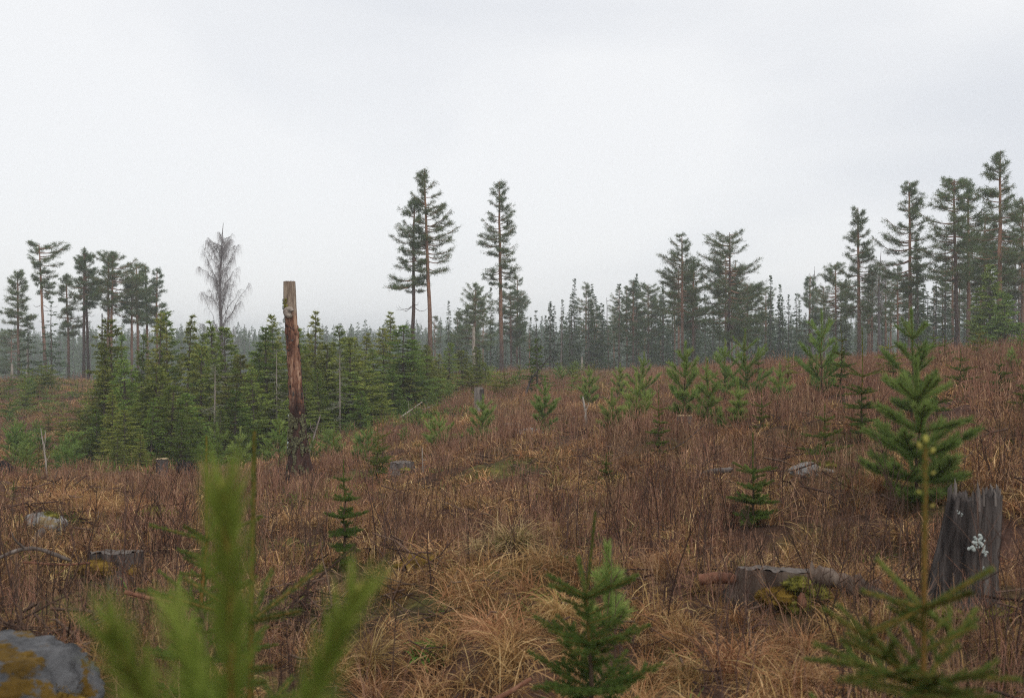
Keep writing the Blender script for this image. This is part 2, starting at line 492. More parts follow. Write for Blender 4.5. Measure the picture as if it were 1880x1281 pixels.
def pine_data(seed, H, r0, cb, R, env='tall', lean=(0, 0), bow=0.0, dens=1.0, dead=5, fol=1.0, barkm='pinebark', gap=.12, lop=None, stubs=True):
    """Scots pine: bare stem, uneven crown of needle plates on crooked limbs"""
    rng = np.random.default_rng(seed)
    tp = curve_trunk(H, lean, bow, 16, rng, .12)
    tr = r0 * (1 - np.linspace(0, 1, 16)) ** .62 * .97 + .025
    tr[0] *= 1.3
    trunk = MB().tubes(tp, tr, 9)
    cbz = cb * H
    zs, z = [], cbz
    while z < H - .15:
        for _ in range(rng.integers(2, 5)):
            if rng.random() > gap: zs.append(z + rng.normal() * .1)
        z += rng.uniform(.20, .36) * (H / 16) ** .5
    zs = np.clip(np.array(zs), cbz * .97, H - .1)
    n = len(zs)
    u = (zs - cbz) / (H - cbz)
    e = np.array(ENV[env])
    az = rng.uniform(0, 2 * np.pi, n)
    L = R * np.interp(u, e[:, 0], e[:, 1]) * rng.uniform(.5, 1.12, n)
    if lop is not None: L *= 1 + lop[1] * np.cos(az - lop[0])
    el = np.radians(-12 + (38 if env in ('flat', 'full') else 55) * u ** 1.3 + rng.normal(size=n) * 9)
    s = np.linspace(0, 1, 6)
    h = np.stack([np.cos(az), np.sin(az)], -1)
    side = np.stack([-h[:, 1], h[:, 0]], -1)
    BP = np.zeros((n, 6, 3))
    BP[:] = along(tp, zs)[:, None]
    wig = rng.normal(size=(n, 1)) * .12
    BP[:, :, :2] += (h[:, None] * (L[:, None] * s)[..., None] + side[:, None] * (L[:, None] * wig * np.sin(s * 3.1))[..., None])
    up = rng.uniform(.0, .35, n)
    BP[:, :, 2] += L[:, None] * (np.tan(el)[:, None] * s * .8 + up[:, None] * s ** 2.5 - .08 * np.sin(np.pi * s))
    over = np.maximum(BP[:, -1, 2] - (H + .1), 0)
    BP[:, :, 2] -= over[:, None] * s
    BR = (.018 + .016 * L)[:, None] * (1 - s * .85)
    crown = MB().tubes(BP, BR, 4, .3, 1)
    # side twigs in the outer part of every limb
    nt = np.maximum(6, (L * 8.5 * dens).astype(int) + 4)
    bi = np.repeat(np.arange(n), nt)
    m = len(bi)
    ts = rng.uniform(.18, 1, m) ** .8
    f = ts * 5
    i0 = np.minimum(f.astype(int), 4)
    base = BP[bi, i0] + (BP[bi, i0 + 1] - BP[bi, i0]) * (f - i0)[:, None]
    ang = rng.choice([-1, 1], m) * rng.uniform(.25, 1.2, m)
    ca, sa = np.cos(ang), np.sin(ang)
    hd = np.stack([h[bi, 0] * ca - h[bi, 1] * sa, h[bi, 0] * sa + h[bi, 1] * ca, rng.uniform(-.3, .55, m)], -1)
    hd = norm(hd)
    tl = (.22 + .40 * rng.random(m)) * np.clip(L[bi] / 1.3, .6, 1.35) * (1.15 - .5 * ts)
    TP = base[:, None] + hd[:, None] * (tl[:, None] * np.linspace(0, 1, 2))[..., None]
    crown.tubes(TP, np.broadcast_to(np.array([.012, .005]), (m, 2)), 3, .3, 1)
    # tufts of needles
    k = 3
    tb = np.repeat(TP[:, 0], k, 0) + np.repeat(hd * tl[:, None], k, 0) * np.tile(np.array([.3, .65, 1.0]), m)[:, None]
    td = np.repeat(hd, k, 0)
    tone = np.clip(np.repeat(rng.normal(.5, .17, m), k) + rng.normal(size=m * k) * .1, 0, 1)
    q = int(7 * fol)
    B = np.repeat(tb, q, 0) + rng.normal(size=(len(tb) * q, 3)) * .07
    D = norm(np.repeat(td, q, 0) * .55 + rng.normal(size=(len(tb) * q, 3)) * .75 + np.array([0, 0, .35]))
    crown.needles(B, D, rng.uniform(.12, .24, len(B)), rng.uniform(.020, .034, len(B)), rng, np.repeat(tone, q), 0)
    deadm = []
    for _ in range(dead):
        z = rng.uniform(cbz * .72, cbz * 1.03)
        a = rng.uniform(0, 2 * np.pi)
        l = rng.uniform(.5, 1) * R * .75
        ss = np.linspace(0, 1, 6)
        P = along(tp, np.array([z]))[0] + np.stack([np.cos(a) * l * ss, np.sin(a) * l * ss, l * (-.28 * np.sin(ss * 2.6) + .12 * ss ** 3)], -1)
        P[1:] += rng.normal(size=(5, 3)) * .03 * l
        mb = MB().tubes(P, .028 * (1 - ss * .8), 4)
        for j in (2, 3, 4):
            d = norm(np.array([np.cos(a + rng.choice([-.7, .7])), np.sin(a + .5), rng.uniform(-.2, .4)]))
            mb.tubes(P[j] + d * (l * .22 * np.linspace(0, 1, 3))[:, None], np.array([.012, .008, .004]), 3)
        deadm.append(mb.data('dead_branch', M['stick']))
    return (trunk.data('trunk', M[barkm], True), crown.data('crown', [M['pine'], M['pinebark']]), deadm)

def spruce_data(seed, H, R, r0, nwh, nbr, droop=.35, fl=.2, fw=.05, nt=9, ntri=5, skirt=.05, power=.85, irreg=.3, leafm='spruce', barkm='sprucebark', gap=.08, up=.3, lean=(0, 0)):
    """Norway spruce: straight stem, whorls of limbs with hanging side sprays"""
    rng = np.random.default_rng(seed)
    tp = curve_trunk(H, lean, 0, 12, rng, .15)
    tr = r0 * (1 - np.linspace(0, 1, 12)) ** .8 + .006
    trunk = MB().tubes(tp, tr, 7)
    w = np.linspace(skirt, .985, nwh)
    u = np.repeat(w, nbr) + rng.normal(size=nwh * nbr) * .8 / nwh
    u = u[rng.random(len(u)) > gap]
    u = np.clip(u, skirt * .9, .985)
    n = len(u)
    az = rng.uniform(0, 2 * np.pi, n)
    lobes = 1 + irreg * .6 * np.sin(az * 2 + seed) * np.sin(u * 9 + seed)
    L = R * ((1 - u) ** power * .96 + .035) * rng.uniform(1 - irreg, 1 + irreg * .35, n) * lobes
    L *= np.clip((u - skirt) / .12 + .55, .55, 1)
    h = np.stack([np.cos(az), np.sin(az)], -1)
    s = np.linspace(0, 1, 5)
    dr = np.interp(u, [0, .75, .92, 1], [droop, droop * .45, -.35, -1.1]) + rng.normal(size=n) * .08
    BP = np.zeros((n, 5, 3))
    BP[:] = along(tp, u * H)[:, None]
    BP[:, :, :2] += h[:, None] * (L[:, None] * s)[..., None]
    BP[:, :, 2] += L[:, None] * (-dr[:, None] * s * (1.25 - .25 * s) + up * np.maximum(dr, 0)[:, None] * s ** 3 * 1.4)
    crown = MB().tubes(BP, (.006 + .010 * L)[:, None] * (1 - s * .8), 3, .2, 1)
    # side sprays
    cnt = np.maximum(3, (nt * (L / R) ** .7).astype(int))
    bi = np.repeat(np.arange(n), cnt)
    m = len(bi)
    ts = rng.uniform(.12, 1, m) ** .8
    f = ts * 4
    i0 = np.minimum(f.astype(int), 3)
    base = BP[bi, i0] + (BP[bi, i0 + 1] - BP[bi, i0]) * (f - i0)[:, None]
    axis = norm(BP[bi, i0 + 1] - BP[bi, i0])
    sd = np.stack([-h[bi, 1], h[bi, 0], np.zeros(m)], -1) * rng.choice([-1, 1], m)[:, None]
    d = norm(axis * rng.uniform(.5, 1.1, m)[:, None] + sd * rng.uniform(.2, .9, m)[:, None] + np.array([0, 0, -.25 * max(droop, 0)]))
    tl = np.clip(L[bi] * .42 * (1.1 - .6 * ts), fl * .6, fl * 2.6) * rng.uniform(.6, 1.1, m)
    # needles as short blades along each spray
    q = ntri
    ps = np.tile(np.linspace(.05, 1, q), m)
    B = np.repeat(base, q, 0) + np.repeat(d * tl[:, None], q, 0) * ps[:, None] * .85
    D = norm(np.repeat(d, q, 0) + rng.normal(size=(m * q, 3)) * .5 + np.array([0, 0, -.12]))
    tone = np.clip(np.repeat(rng.normal(.45, .17, m) , q) + ps * .22 - .08, 0, 1)
    crown.needles(B, D, rng.uniform(.7, 1.25, m * q) * fl * .72, rng.uniform(.7, 1.2, m * q) * fw, rng, tone, 0)
    # leader
    k = 26
    zz = rng.uniform(.93, 1.0, k) * H
    crown.needles(along(tp, zz), np.stack([rng.normal(size=k), rng.normal(size=k), np.full(k, 1.0)], -1), fl * .45, fw * .7, rng, .6, 0)
    return (trunk.data('trunk', M[barkm], True), crown.data('crown', [M[leafm], M[barkm]]), [])

def put_tree(name, label, cat, data, x, y, rz=0.0, sc=1.0, group=None, sink=.05):
    t = thing(name, label, cat, (x, y, terr1(x, y) - sink), rz, group, sc)
    if name == 'young_spruce': t.rotation_euler = (math.sin(x * 7.1) * .05, math.cos(y * 5.3 + x) * .05, rz)
    tk = part('trunk', data[0], t)
    part('crown', data[1], t, True)
    for dm in data[2]: part('dead_branch', dm, tk)
    return t

def at_tree(p, d, ptop):
    x = px(p, d)
    return x, d, pz(ptop, d) - terr1(x, d)

# ---- seed pines: photo column of the foot, distance, photo row of the top, crown base, crown radius, envelope, sideways lean of the top in pixels
SEED_PINES = [
 (757, 80, 361, .50, 1.95, 'cone', 3, 'pinebark_dark', 6, (math.pi, .25), 'tall dark-stemmed pine, shorter of the close pair above the thicket'),
 (792, 80, 309, .50, 2.05, 'tall', -12, 'pinebark', 2, (0.2, .2), 'tallest pine of the close pair rising above the thicket'),
 (921, 84, 333, .46, 1.9, 'tall', -5, 'pinebark', 8, None, 'lone tall pine in mid-clearing with dead lower branches'),
 (34, 98, 497, .42, 1.7, 'tall', 0, 'pinebark', 2, None, 'slender pine at the outer end of the distant pine row'),
 (85, 92, 446, .62, 1.9, 'flat', -16, 'pinebark', 5, (0.4, .35), 'leaning flat-topped pine with dark stem in the distant pine row'),
 (126, 99, 505, .45, 1.6, 'tall', -4, 'pinebark', 3, (0.2, .3), 'shorter pine right beside the leaning flat-topped pine'),
 (153, 95, 452, .55, 1.5, 'tall', 2, 'pinebark_dark', 4, None, 'dark-stemmed pine whose foot crosses its neighbour on the far knoll'),
 (163, 97, 468, .62, 1.4, 'tall', -6, 'pinebark_dark', 3, (0.3, .3), 'pine leaning across its dark-stemmed neighbour on the far knoll'),
 (196, 94, 463, .62, 1.3, 'full', 2, 'pinebark', 4, (math.pi, .3), 'pine with thin upper crown, nearer of the twin-stem pair'),
 (202, 94, 466, .55, 1.9, 'full', 5, 'pinebark', 6, (0, .45), 'broad-crowned pine with drooping right side above the spruce thicket'),
 (254, 103, 484, .52, 1.4, 'full', -4, 'pinebark', 3, None, 'first of three pines rising behind the left end of the thicket'),
 (271, 104, 488, .55, 1.2, 'tall', -2, 'pinebark', 3, None, 'middle of three pines rising behind the left end of the thicket'),
 (289, 104, 491, .52, 1.3, 'tall', 0, 'pinebark', 2, None, 'last of three pines rising behind the left end of the thicket'),
 (240, 96, 505, .58, 1.6, 'full', 2, 'pinebark', 3, (0.0, .3), 'dense dark pine crown between twin-stem pair and three slim pines'),
 (1253, 92, 428, .40, 2.5, 'cone', 0, 'pinebark', 4, (math.pi, .2), 'pointed pine with red stem beside the broad bushy pine'),
 (1272, 96, 478, .40, 2.6, 'cone', 2, 'pinebark', 3, (0, .3), 'lower pine tucked between the pointed pine and broad bushy pine'),
 (1337, 88, 426, .24, 2.9, 'full', 2, 'pinebark_dark', 2, None, 'broad bushy flat-topped pine with thick dark stem at forest edge'),
 (1372, 96, 520, .35, 2.3, 'full', 2, 'pinebark', 2, None, 'low rounded pine close behind the broad bushy pine'),
 (1578, 84, 380, .36, 1.9, 'cone', -3, 'pinebark', 5, None, 'narrow pointed pine standing apart left of the tall right-hand pines'),
 (1672, 80, 335, .40, 2.35, 'tall', -2, 'pinebark', 6, (math.pi, .15), 'tall airy pine directly above the candle-topped pine saplings'),
 (1757, 75, 328, .45, 2.2, 'full', -4, 'pinebark_dark', 5, (math.pi, .2), 'dark-stemmed tall pine, left of the close right-hand pair'),
 (1777, 77, 331, .42, 1.9, 'tall', -2, 'pinebark', 4, (0, .2), 'pale-stemmed tall pine, right of the close right-hand pair'),
 (1838, 68, 277, .42, 2.2, 'cone', -2, 'pinebark', 4, (math.pi, .1), 'tallest pine of all, with bare orange stem near right frame edge'),
 (1806, 80, 398, .35, 2.2, 'tall', 0, 'pinebark', 3, None, 'lower pine behind the tallest right-hand pine, above the dark spruces'),
 (1878, 76, 366, .42, 2.0, 'tall', 0, 'pinebark', 3, None, 'pine cut by the right frame edge beside the tallest pine'),
 (874, 104, 521, .34, 2.6, 'cone', 0, 'pinebark', 2, None, 'hazy pine with full cone crown left of the lone mid-clearing pine'),
 (938, 112, 535, .34, 2.1, 'full', 0, 'pinebark', 2, None, 'hazy pine just right of the lone mid-clearing pine'),
 (1163, 112, 516, .38, 2.1, 'cone', 0, 'pinebark', 2, None, 'hazy forest pine with a long bare orange lower stem'),
 (1190, 122, 522, .30, 2.2, 'full', 0, 'pinebark', 2, None, 'hazy pine just right of the orange-stemmed forest pine'),
 (1535, 104, 484, .36, 2.5, 'tall', -2, 'pinebark', 3, None, 'hazy wide pine left of the narrow pointed pine'),
 (1487, 112, 507, .25, 1.9, 'cone', 0, 'pinebark', 2, None, 'hazy tapered pine beside a bare birch at the forest edge'),
 (20, 128, 606, .4, 2.2, 'full', 0, 'pinebark', 1, None, 'small hazy pine behind the outermost pine of the left row'),
]
for i, (p, d, pt, cb, R, env, ln, bm, dead, lop, lab) in enumerate(SEED_PINES):
    x, y, H = at_tree(p, d, pt)
    dt = pine_data(100 + i, H, .0092 * H + .025, cb, R * 1.0, env, (ln / F * d, 0), 0.0, 1.0, dead, 1.0, bm, lop=lop)
    put_tree('pine_tree', lab, 'pine tree', dt, x, y, 0, 1, 'tall pines left standing on and around the clearing')

# ---- grown spruces one can tell apart at the forest edge
SPRUCES = [
 (52, 84, 580, 1.5, .10, .22, 'spruce', 'small hanging dark spruce beside the outermost left pine'),
 (95, 86, 553, 1.6, .08, .3, 'spruce', 'ragged dark spruce with drooping tufts between two left pines'),
 (843, 118, 566, 2.2, .10, .1, 'spruce', 'hazy dark spruce at the left end of the forest edge'),
 (955, 116, 540, 1.6, .2, .25, 'spruce', 'thin-topped hazy spruce beside the lone mid-clearing pine'),
 (984, 120, 570, 1.1, .10, .35, 'spruce', 'thin bare-tipped hazy spruce standing in the forest gap'),
 (1009, 116, 556, 1.1, .2, .3, 'spruce', 'slim spruce, left of the close slim pair in the gap'),
 (1017, 117, 561, 1.0, .2, .3, 'spruce', 'slim spruce, right of the close slim pair in the gap'),
 (1050, 114, 537, 1.9, .12, .15, 'spruce', 'well-shaped hazy spruce with a long pointed top'),
 (1081, 113, 533, 2.3, .04, .03, 'spruce', 'tallest of the three dense dark spruces at the forest edge'),
 (1092, 114, 540, 2.1, .04, .03, 'spruce', 'middle one of the three dense dark forest spruces'),
 (1103, 115, 557, 2.2, .04, .03, 'spruce', 'lowest of the three dense dark spruces at the forest edge'),
 (1137, 110, 521, 2.3, .05, .12, 'spruce', 'drooping hazy spruce left of the orange-stemmed forest pine'),
 (1217, 120, 528, 2.0, .10, .12, 'spruce', 'hazy spruce left of the pointed red-stemmed pine'),
 (1818, 60, 487, 1.9, .04, .03, 'young', 'bright dark-green spruce with pointed top under the tallest pine'),
 (1845, 58, 540, 2.1, .02, .03, 'young', 'lower wide green spruce leaning on the bright pointed spruce'),
 (1790, 62, 592, .9, .05, .1, 'young', 'smallest green spruce left of the bright pointed spruce'),
 (1413, 120, 542, 1.7, .06, .12, 'spruce', 'left one of two equal pointed hazy spruces'),
 (1430, 121, 543, 1.8, .06, .1, 'spruce', 'right one of two equal pointed hazy spruces'),
 (1462, 124, 538, 1.6, .08, .15, 'spruce', 'slender hazy spruce before the tapered forest pine'),
]
for i, (p, d, pt, R, sk, gp, lf, lab) in enumerate(SPRUCES):
    x, y, H = at_tree(p, d, pt)
    young = lf == 'young'
    dt = spruce_data(300 + i, H, R, .008 * H + .03, int(H * (4.6 if young else 2.6)), 8 if young else 6, .45, .22, .06, 24 if young else 17, 6, sk, .75 if young else .92, .26, lf, gap=gp if young else gp + .05)
    put_tree('spruce_tree', lab, 'spruce tree', dt, x, y, 0, 1, 'grown spruces at the forest edge')

# ---- the rest of the forest edge, told apart only as stems and tops
rng = np.random.default_rng(7)
PV = [pine_data(200 + i, 15, .17, c, 2.1, e, (0, 0), 0, .9, 2, .9, gap=.3) for i, (c, e) in enumerate(((.45, 'tall'), (.5, 'full'), (.38, 'cone'), (.55, 'slim')))]
SV = [spruce_data(220 + i, 14, r, .14, 38, 6, .5, .24, .07, 15, 5, sk, .92, .28, gap=.06) for i, (r, sk) in enumerate(((1.5, .05), (1.25, .12), (1.75, .04), (1.1, .2)))]
def filler(n, p0, p1, d0, d1, h0, h1, pine_share, label_p, label_s, group):
    for k in range(n):
        p = p0 + (p1 - p0) * (k + rng.random()) / n
        d = rng.uniform(d0, d1)
        x = px(p, d)
        H = rng.uniform(h0, h1)
        if rng.random() < pine_share:
            v = PV[rng.integers(4)]; put_tree('pine_tree', label_p, 'pine tree', v, x, d, rng.uniform(0, 6.28), H / 15, group)
        else:
            v = SV[rng.integers(4)]; put_tree('spruce_tree', label_s, 'spruce tree', v, x, d, rng.uniform(0, 6.28), H / 14, group)
filler(18, 835, 1000, 112, 150, 6, 11.5, .25, 'hazy pine in the wood behind the lone mid-clearing pine', 'hazy spruce in the wood behind the lone mid-clearing pine', 'wood behind the lone pine')
filler(25, 1000, 1215, 116, 155, 6.5, 13, .2, 'hazy pine in the wood behind the dense dark spruces', 'hazy spruce in the wood behind the dense dark spruces', 'wood behind the dense spruces')
filler(28, 1215, 1420, 106, 150, 7, 13, .35, 'hazy pine in the wood behind the broad bushy pine', 'hazy spruce in the wood behind the broad bushy pine', 'wood behind the broad pine')
filler(24, 1400, 1600, 110, 150, 6, 12, .4, 'hazy pine in the wood around the narrow pointed pine', 'hazy spruce in the wood around the narrow pointed pine', 'wood around the pointed pine')
filler(44, 1590, 1960, 90, 130, 8.5, 13, .55, 'hazy pine in the wood behind the tall right-hand pines', 'hazy spruce in the wood behind the tall right-hand pines', 'wood behind the right-hand pines')
filler(5, 740, 860, 110, 140, 6.5, 8.5, .5, 'small hazy pine beyond the seed-pine pair above the thicket', 'small hazy spruce beyond the seed-pine pair above the thicket', 'trees beyond the pine pair')

# ---- thicket of young spruces: foot column, distance, top row, radius share, tint, label
YV = [spruce_data(400 + i, 5.0, r, .055, nw, 8, dr, .17, .036, 17, 6, .03, pw, ir, 'young', gap=.05, up=.5)
      for i, (r, nw, dr, pw, ir) in enumerate(((1.5, 26, .12, .75, .4), (1.3, 24, .22, .85, .35), (1.75, 28, .08, .7, .45), (1.1, 22, .28, .95, .4), (1.55, 30, .18, .65, .5), (1.35, 22, .03, .8, .55)))]
TH = [
 (190, 40, 690, 2), (215, 41, 588, 4), (233, 38, 640, 0), (252, 46, 600, 1), (285, 44, 574, 3), (312, 46, 573, 5), (338, 45, 577, 3), (300, 38, 668, 2), (262, 36, 700, 0),
 (364, 42, 640, 0), (398, 44, 588, 3), (420, 42, 602, 2), (447, 40, 640, 4), (468, 45, 606, 1), (488, 43, 598, 5), (505, 44, 598, 0), (532, 42, 618, 2), (577, 44, 570, 3),
 (556, 41, 630, 4), (600, 43, 622, 1), (627, 45, 598, 5), (650, 42, 634, 2), (668, 46, 612, 3), (690, 44, 628, 0), (706, 48, 590, 5), (714, 49, 571, 3), (738, 46, 612, 4),
 (762, 47, 628, 2), (786, 48, 626, 0), (805, 49, 640, 1), (822, 50, 628, 2), (850, 52, 650, 4), (880, 54, 642, 0), (893, 55, 662, 1), (345, 36, 705, 4), (378, 37, 720, 1),
 (310, 34, 718, 2), (275, 33, 742, 5), (228, 33, 752, 0), (330, 32.5, 768, 4), (400, 35, 742, 2), (430, 36, 722, 0), (470, 38, 690, 4), (215, 31.5, 795, 2), (255, 31, 790, 4), (380, 33.5, 772, 0),
 (560, 38.5, 702, 2), (590, 40, 688, 0), (640, 41, 690, 4), (680, 43, 672, 2), (720, 44, 668, 0), (752, 45.5, 660, 5), (700, 41, 712, 4), (660, 39.5, 722, 1), (500, 39, 700, 2), (535, 37.5, 716, 4), (178, 37, 742, 1), (204, 36, 720, 3), (290, 36, 690, 1), (520, 46, 622, 3), (610, 48, 615, 1), (770, 52, 618, 5)]
TH_LAB = {1: 'tall spire of young spruce at the left end of the thicket', 4: 'open-topped young spruce spire beside the far pines, left thicket', 5: 'first of two thin young spruce spires in the left thicket', 6: 'second of two thin young spruce spires in the left thicket',
          10: 'thin young spruce spire directly below the bare birch', 11: 'dark full young spruce just right of the birch foot', 17: 'spindly young spruce top poking up right of the tall snag', 20: 'lone-tipped young spruce mid-thicket above the pale dead stem', 25: 'tallest young spruce spire left of the close pine pair',
          43: 'low bushy bright spruce at the thicket foot, far left', 39: 'bright pointed little spruce in front of the left thicket', 32: 'last full young spruce at the right end of the thicket'}
def zone(p, d):
    a = 'left of the bare birch' if p < 395 else 'between birch and tall snag' if p < 530 else 'between tall snag and the pine pair' if p < 740 else 'below and right of the pine pair'
    b = 'front row' if d < 40 else 'middle rows' if d < 48 else 'back rows'
    return 'young green spruce in the thicket %s, %s %s' % (b, 'standing', a), 'thicket spruces, %s %s' % (b, a)
for i, (p, d, pt, v) in enumerate(TH):
    x, y, H = at_tree(p, d, pt)
    wv = float(np.clip(5.2 / H, .85, 1.35)) if H < 5 else 1.0
    if i not in TH_LAB: wv *= 1.02 + .28 * math.sin(i * 3.7); H *= 1 + .10 * math.sin(i * 5.1 + 1)
    t = put_tree('young_spruce', TH_LAB.get(i, zone(p, d)[0]), 'spruce tree', YV[v], x, y, i * 2.399, (H / 5 * wv, H / 5 * wv, H / 5), zone(p, d)[1])
rng = np.random.default_rng(17)
for k in range(44):
    p = rng.uniform(190, 880); d = rng.uniform(46, 60) + (p - 190) / 690 * 6
    x = px(p, d); H = pz(rng.uniform(612, 665), d) - terr1(x, d)
    put_tree('young_spruce', zone(p, d)[0], 'spruce tree', YV[rng.integers(6)], x, d, rng.uniform(0, 6.28), (H / 5 * .9, H / 5 * .9, H / 5), zone(p, d)[1])
# grey, lichen-hung spruces in the thicket front
for i, (p, d, pt, lab) in enumerate(((394, 35.5, 668, 'pale lichen-hung half-dead spruce in front of the thicket'), (624, 40, 640, 'grey bare-limbed spruce hung with lichen, mid-thicket front'), (508, 39, 640, 'greyish dry spruce beside the tall snag in the thicket'))):
    x, y, H = at_tree(p, d, pt)
    dt = spruce_data(450 + i, H, .8, .045, 15, 5, .35, .16, .018, 9, 4, .08, .7, .5, 'lichen_spruce', 'palebark', gap=.2)
    put_tree('dry_spruce', lab, 'spruce tree', dt, x, y)

# ---- bare birches
def birch_data(seed, H, r0, R, side, fine=1.0, skirt=.36):
    rng = np.random.default_rng(seed)
    tp = curve_trunk(H, (.0, 0), -.015 * H, 16, rng, .2)
    trunk = MB().tubes(tp, r0 * (1 - np.linspace(0, 1, 16)) ** .7 + .012, 8)
    crown = MB()
    n = int(46 * fine)
    z = (skirt + (.9 - skirt) * np.linspace(0, 1, n)) * H
    az = np.arange(n) * 2.4 + rng.normal(size=n) * .5
    zt = z + (H - z) * rng.uniform(.2, .62, n)
    L = R * np.sqrt(np.maximum(1 - ((zt / H - .67) / .345) ** 2, .03)) * rng.uniform(.55, 1.08, n)
    if side:
        for k_, zs_, zt_, l_, a_ in ((3, .47, .70, 1.35, .1), (6, .40, .50, .9, 3.3), (9, .36, .42, .8, .3), (20, .60, .9, .8, 3.0)):
            z[k_], zt[k_], L[k_], az[k_] = zs_ * H, zt_ * H, R * l_, a_
    s = np.linspace(0, 1, 7)
    h = np.stack([np.cos(az), np.sin(az)], -1)
    BP = np.zeros((n, 7, 3)); BP[:] = along(tp, z)[:, None]
    BP[:, :, :2] += h[:, None] * (L[:, None] * s ** 1.15)[..., None]
    BP[:, :, 2] += (zt - z)[:, None] * s ** .85
    BP[:, 1:] += rng.normal(size=(n, 6, 3)) * .04 * L[:, None, None]
    crown.tubes(BP, (.007 + .009 * L)[:, None] * (1 - .85 * s), 4, .3, 1)
    m = int(n * (24 if fine > .8 else 14))
    bi = rng.integers(0, n, m); ts = rng.uniform(.15, 1, m)
    f = ts * 6; i0 = np.minimum(f.astype(int), 5)
    base = BP[bi, i0] + (BP[bi, i0 + 1] - BP[bi, i0]) * (f - i0)[:, None]
    a2 = az[bi] + rng.normal(size=m) * 1.1
    d = norm(np.stack([np.cos(a2), np.sin(a2), rng.uniform(.1, 1.6, m)], -1))
    l2 = rng.uniform(.2, .55, m) * R * .42
    s2 = np.linspace(0, 1, 4)
    TP = base[:, None] + d[:, None] * (l2[:, None] * s2)[..., None]
    TP[:, :, 2] -= (l2[:, None] * .5 * s2 ** 2)
    crown.tubes(TP, np.broadcast_to(.009 * (1 - .8 * s2), (m, 4)), 3, .5, 0)
    k = int(m * 9)
    ti = rng.integers(0, m, k); ts = rng.uniform(.2, 1, k) * 3
    i0 = np.minimum(ts.astype(int), 2)
    base = TP[ti, i0] + (TP[ti, i0 + 1] - TP[ti, i0]) * (ts - i0)[:, None]
    a3 = rng.uniform(0, 6.28, k)
    l3 = rng.uniform(.2, .8, k) * H / 13
    s3 = np.linspace(0, 1, 4)
    HP = base[:, None] + np.stack([np.cos(a3), np.sin(a3), np.zeros(k)], -1)[:, None] * (l3[:, None] * .35 * s3 ** .7)[..., None]
    HP[:, :, 2] += l3[:, None] * (.25 * s3 - 1.1 * s3 ** 2)
    sd = norm(rng.normal(size=(k, 3)) * np.array([1, 1, .1]))
    crown.ribbons(HP, np.broadcast_to(.0065 * (1 - .5 * s3), (k, 4)), sd, rng.random(k), 0)
    return (trunk.data('trunk', M['birchbark'], True), crown.data('crown', [M['birchtwig'], M['birchbark']]), [])
for i, (p, d, pt, r, sd, fn, lab) in enumerate(((412, 66, 408, 1.5, True, 1.0, 'bare weeping birch with long hanging twigs rising above the thicket'),
                                       (1494, 118, 488, 1.1, False, .45, 'thin bare birch top behind the tapered hazy pine'),
                                       (1617, 96, 458, 1.5, False, .5, 'bare pale birch between the pointed pine and tall airy pine'),
                                       (1866, 92, 420, 1.8, False, .5, 'bare birch behind the pine at the right frame edge'))):
    x, y, H = at_tree(p, d, pt)
    put_tree('birch_tree', lab, 'birch tree', birch_data(500 + i, H, .011 * H, r, sd, fn), x, y)

# ---- bare poles and dead stems in the forest edge
def pole(name, lab, cat, p, d, ptop, pbase_r, m, lean=0, seed=0, tip=.5, group=None):
    x = px(p, d); rngp = np.random.default_rng(seed)
    z0 = terr1(x, d); H = pz(ptop, d) - z0
    P = curve_trunk(H, (lean / F * d, 0), 0, 9, rngp, .4)
    r = pbase_r * (1 - np.linspace(0, 1, 9) * (1 - tip))
    mb = MB().tubes(P, r, 8)
    t = thing(name, lab, cat, (x, d, z0), 0, group)
    part('stem', mb.data('stem', m, True), t)
    for j in range(4):
        z = rngp.uniform(.35, .97) * H; a = rngp.uniform(0, 6.28); l = rngp.uniform(.03, .1) * H
        b = along(P, np.array([z]))[0]
        q = b + np.stack([np.cos(a) * l * np.linspace(0, 1, 3), np.sin(a) * l * np.linspace(0, 1, 3), l * .2 * np.linspace(0, 1, 3)], -1)
        part('branch_stub', MB().tubes(q, np.array([.3, .22, .1]) * pbase_r, 4).data('branch_stub', m), t)
    return t
pole('dead_pole', 'thin dead grey pole sticking up beside the slim spruce pair', 'dead tree', 1030, 112, 565, .11, M['stick'], seed=1, tip=.2)
pole('dead_pole', 'short pale broken pole standing before the dense dark spruces', 'dead tree', 1068, 96, 655, .12, M['palestick'], seed=2, tip=.7)
pole('dead_pole', 'pale bare trunk rising from the thicket end, left of mid-clearing pine', 'dead tree', 870, 57, 600, .11, M['palestick'], seed=3, tip=.75)
pole('dead_pole', 'thin dead top with stubs behind the dense dark spruces', 'dead tree', 1116, 118, 546, .10, M['stick'], seed=4, tip=.2)
pole('dead_pole', 'short pale bare stem beside the outermost left pine', 'dead tree', 22, 94, 668, .14, M['palestick'], seed=5, tip=.8)
pole('dead_pole', 'pale bare stem between the two leftmost pines', 'dead tree', 50, 88, 640, .12, M['palestick'], seed=6, tip=.6)
pole('dead_pole', 'thin bare stem in front of the far blue wood, mid pine row', 'dead tree', 188, 98, 575, .10, M['stick'], seed=7, tip=.5)

# ---- far wood across the valley: one mass, instanced
def lowtree(seed, H, R):
    rng = np.random.default_rng(seed)
    mb = MB().tubes(np.array([[0, 0, -1], [0, 0, H]]), np.array([.14, .02]), 4, .2, 1)
    n = 190
    u = rng.uniform(.08, 1, n) ** .9
    az = rng.uniform(0, 6.28, n)
    L = R * (1 - u) ** .8 + .2
    b = np.stack([np.cos(az) * L * .25, np.sin(az) * L * .25, u * H], -1)
    d = np.stack([np.cos(az), np.sin(az), rng.uniform(-.6, -.1, n)], -1)
    mb.needles(b, d, L * rng.uniform(.7, 1.1, n), .55 * (1 - u * .6), rng, rng.random(n), 0)
    return mb.data('far_tree', [M['spruce'], M['sprucebark']])

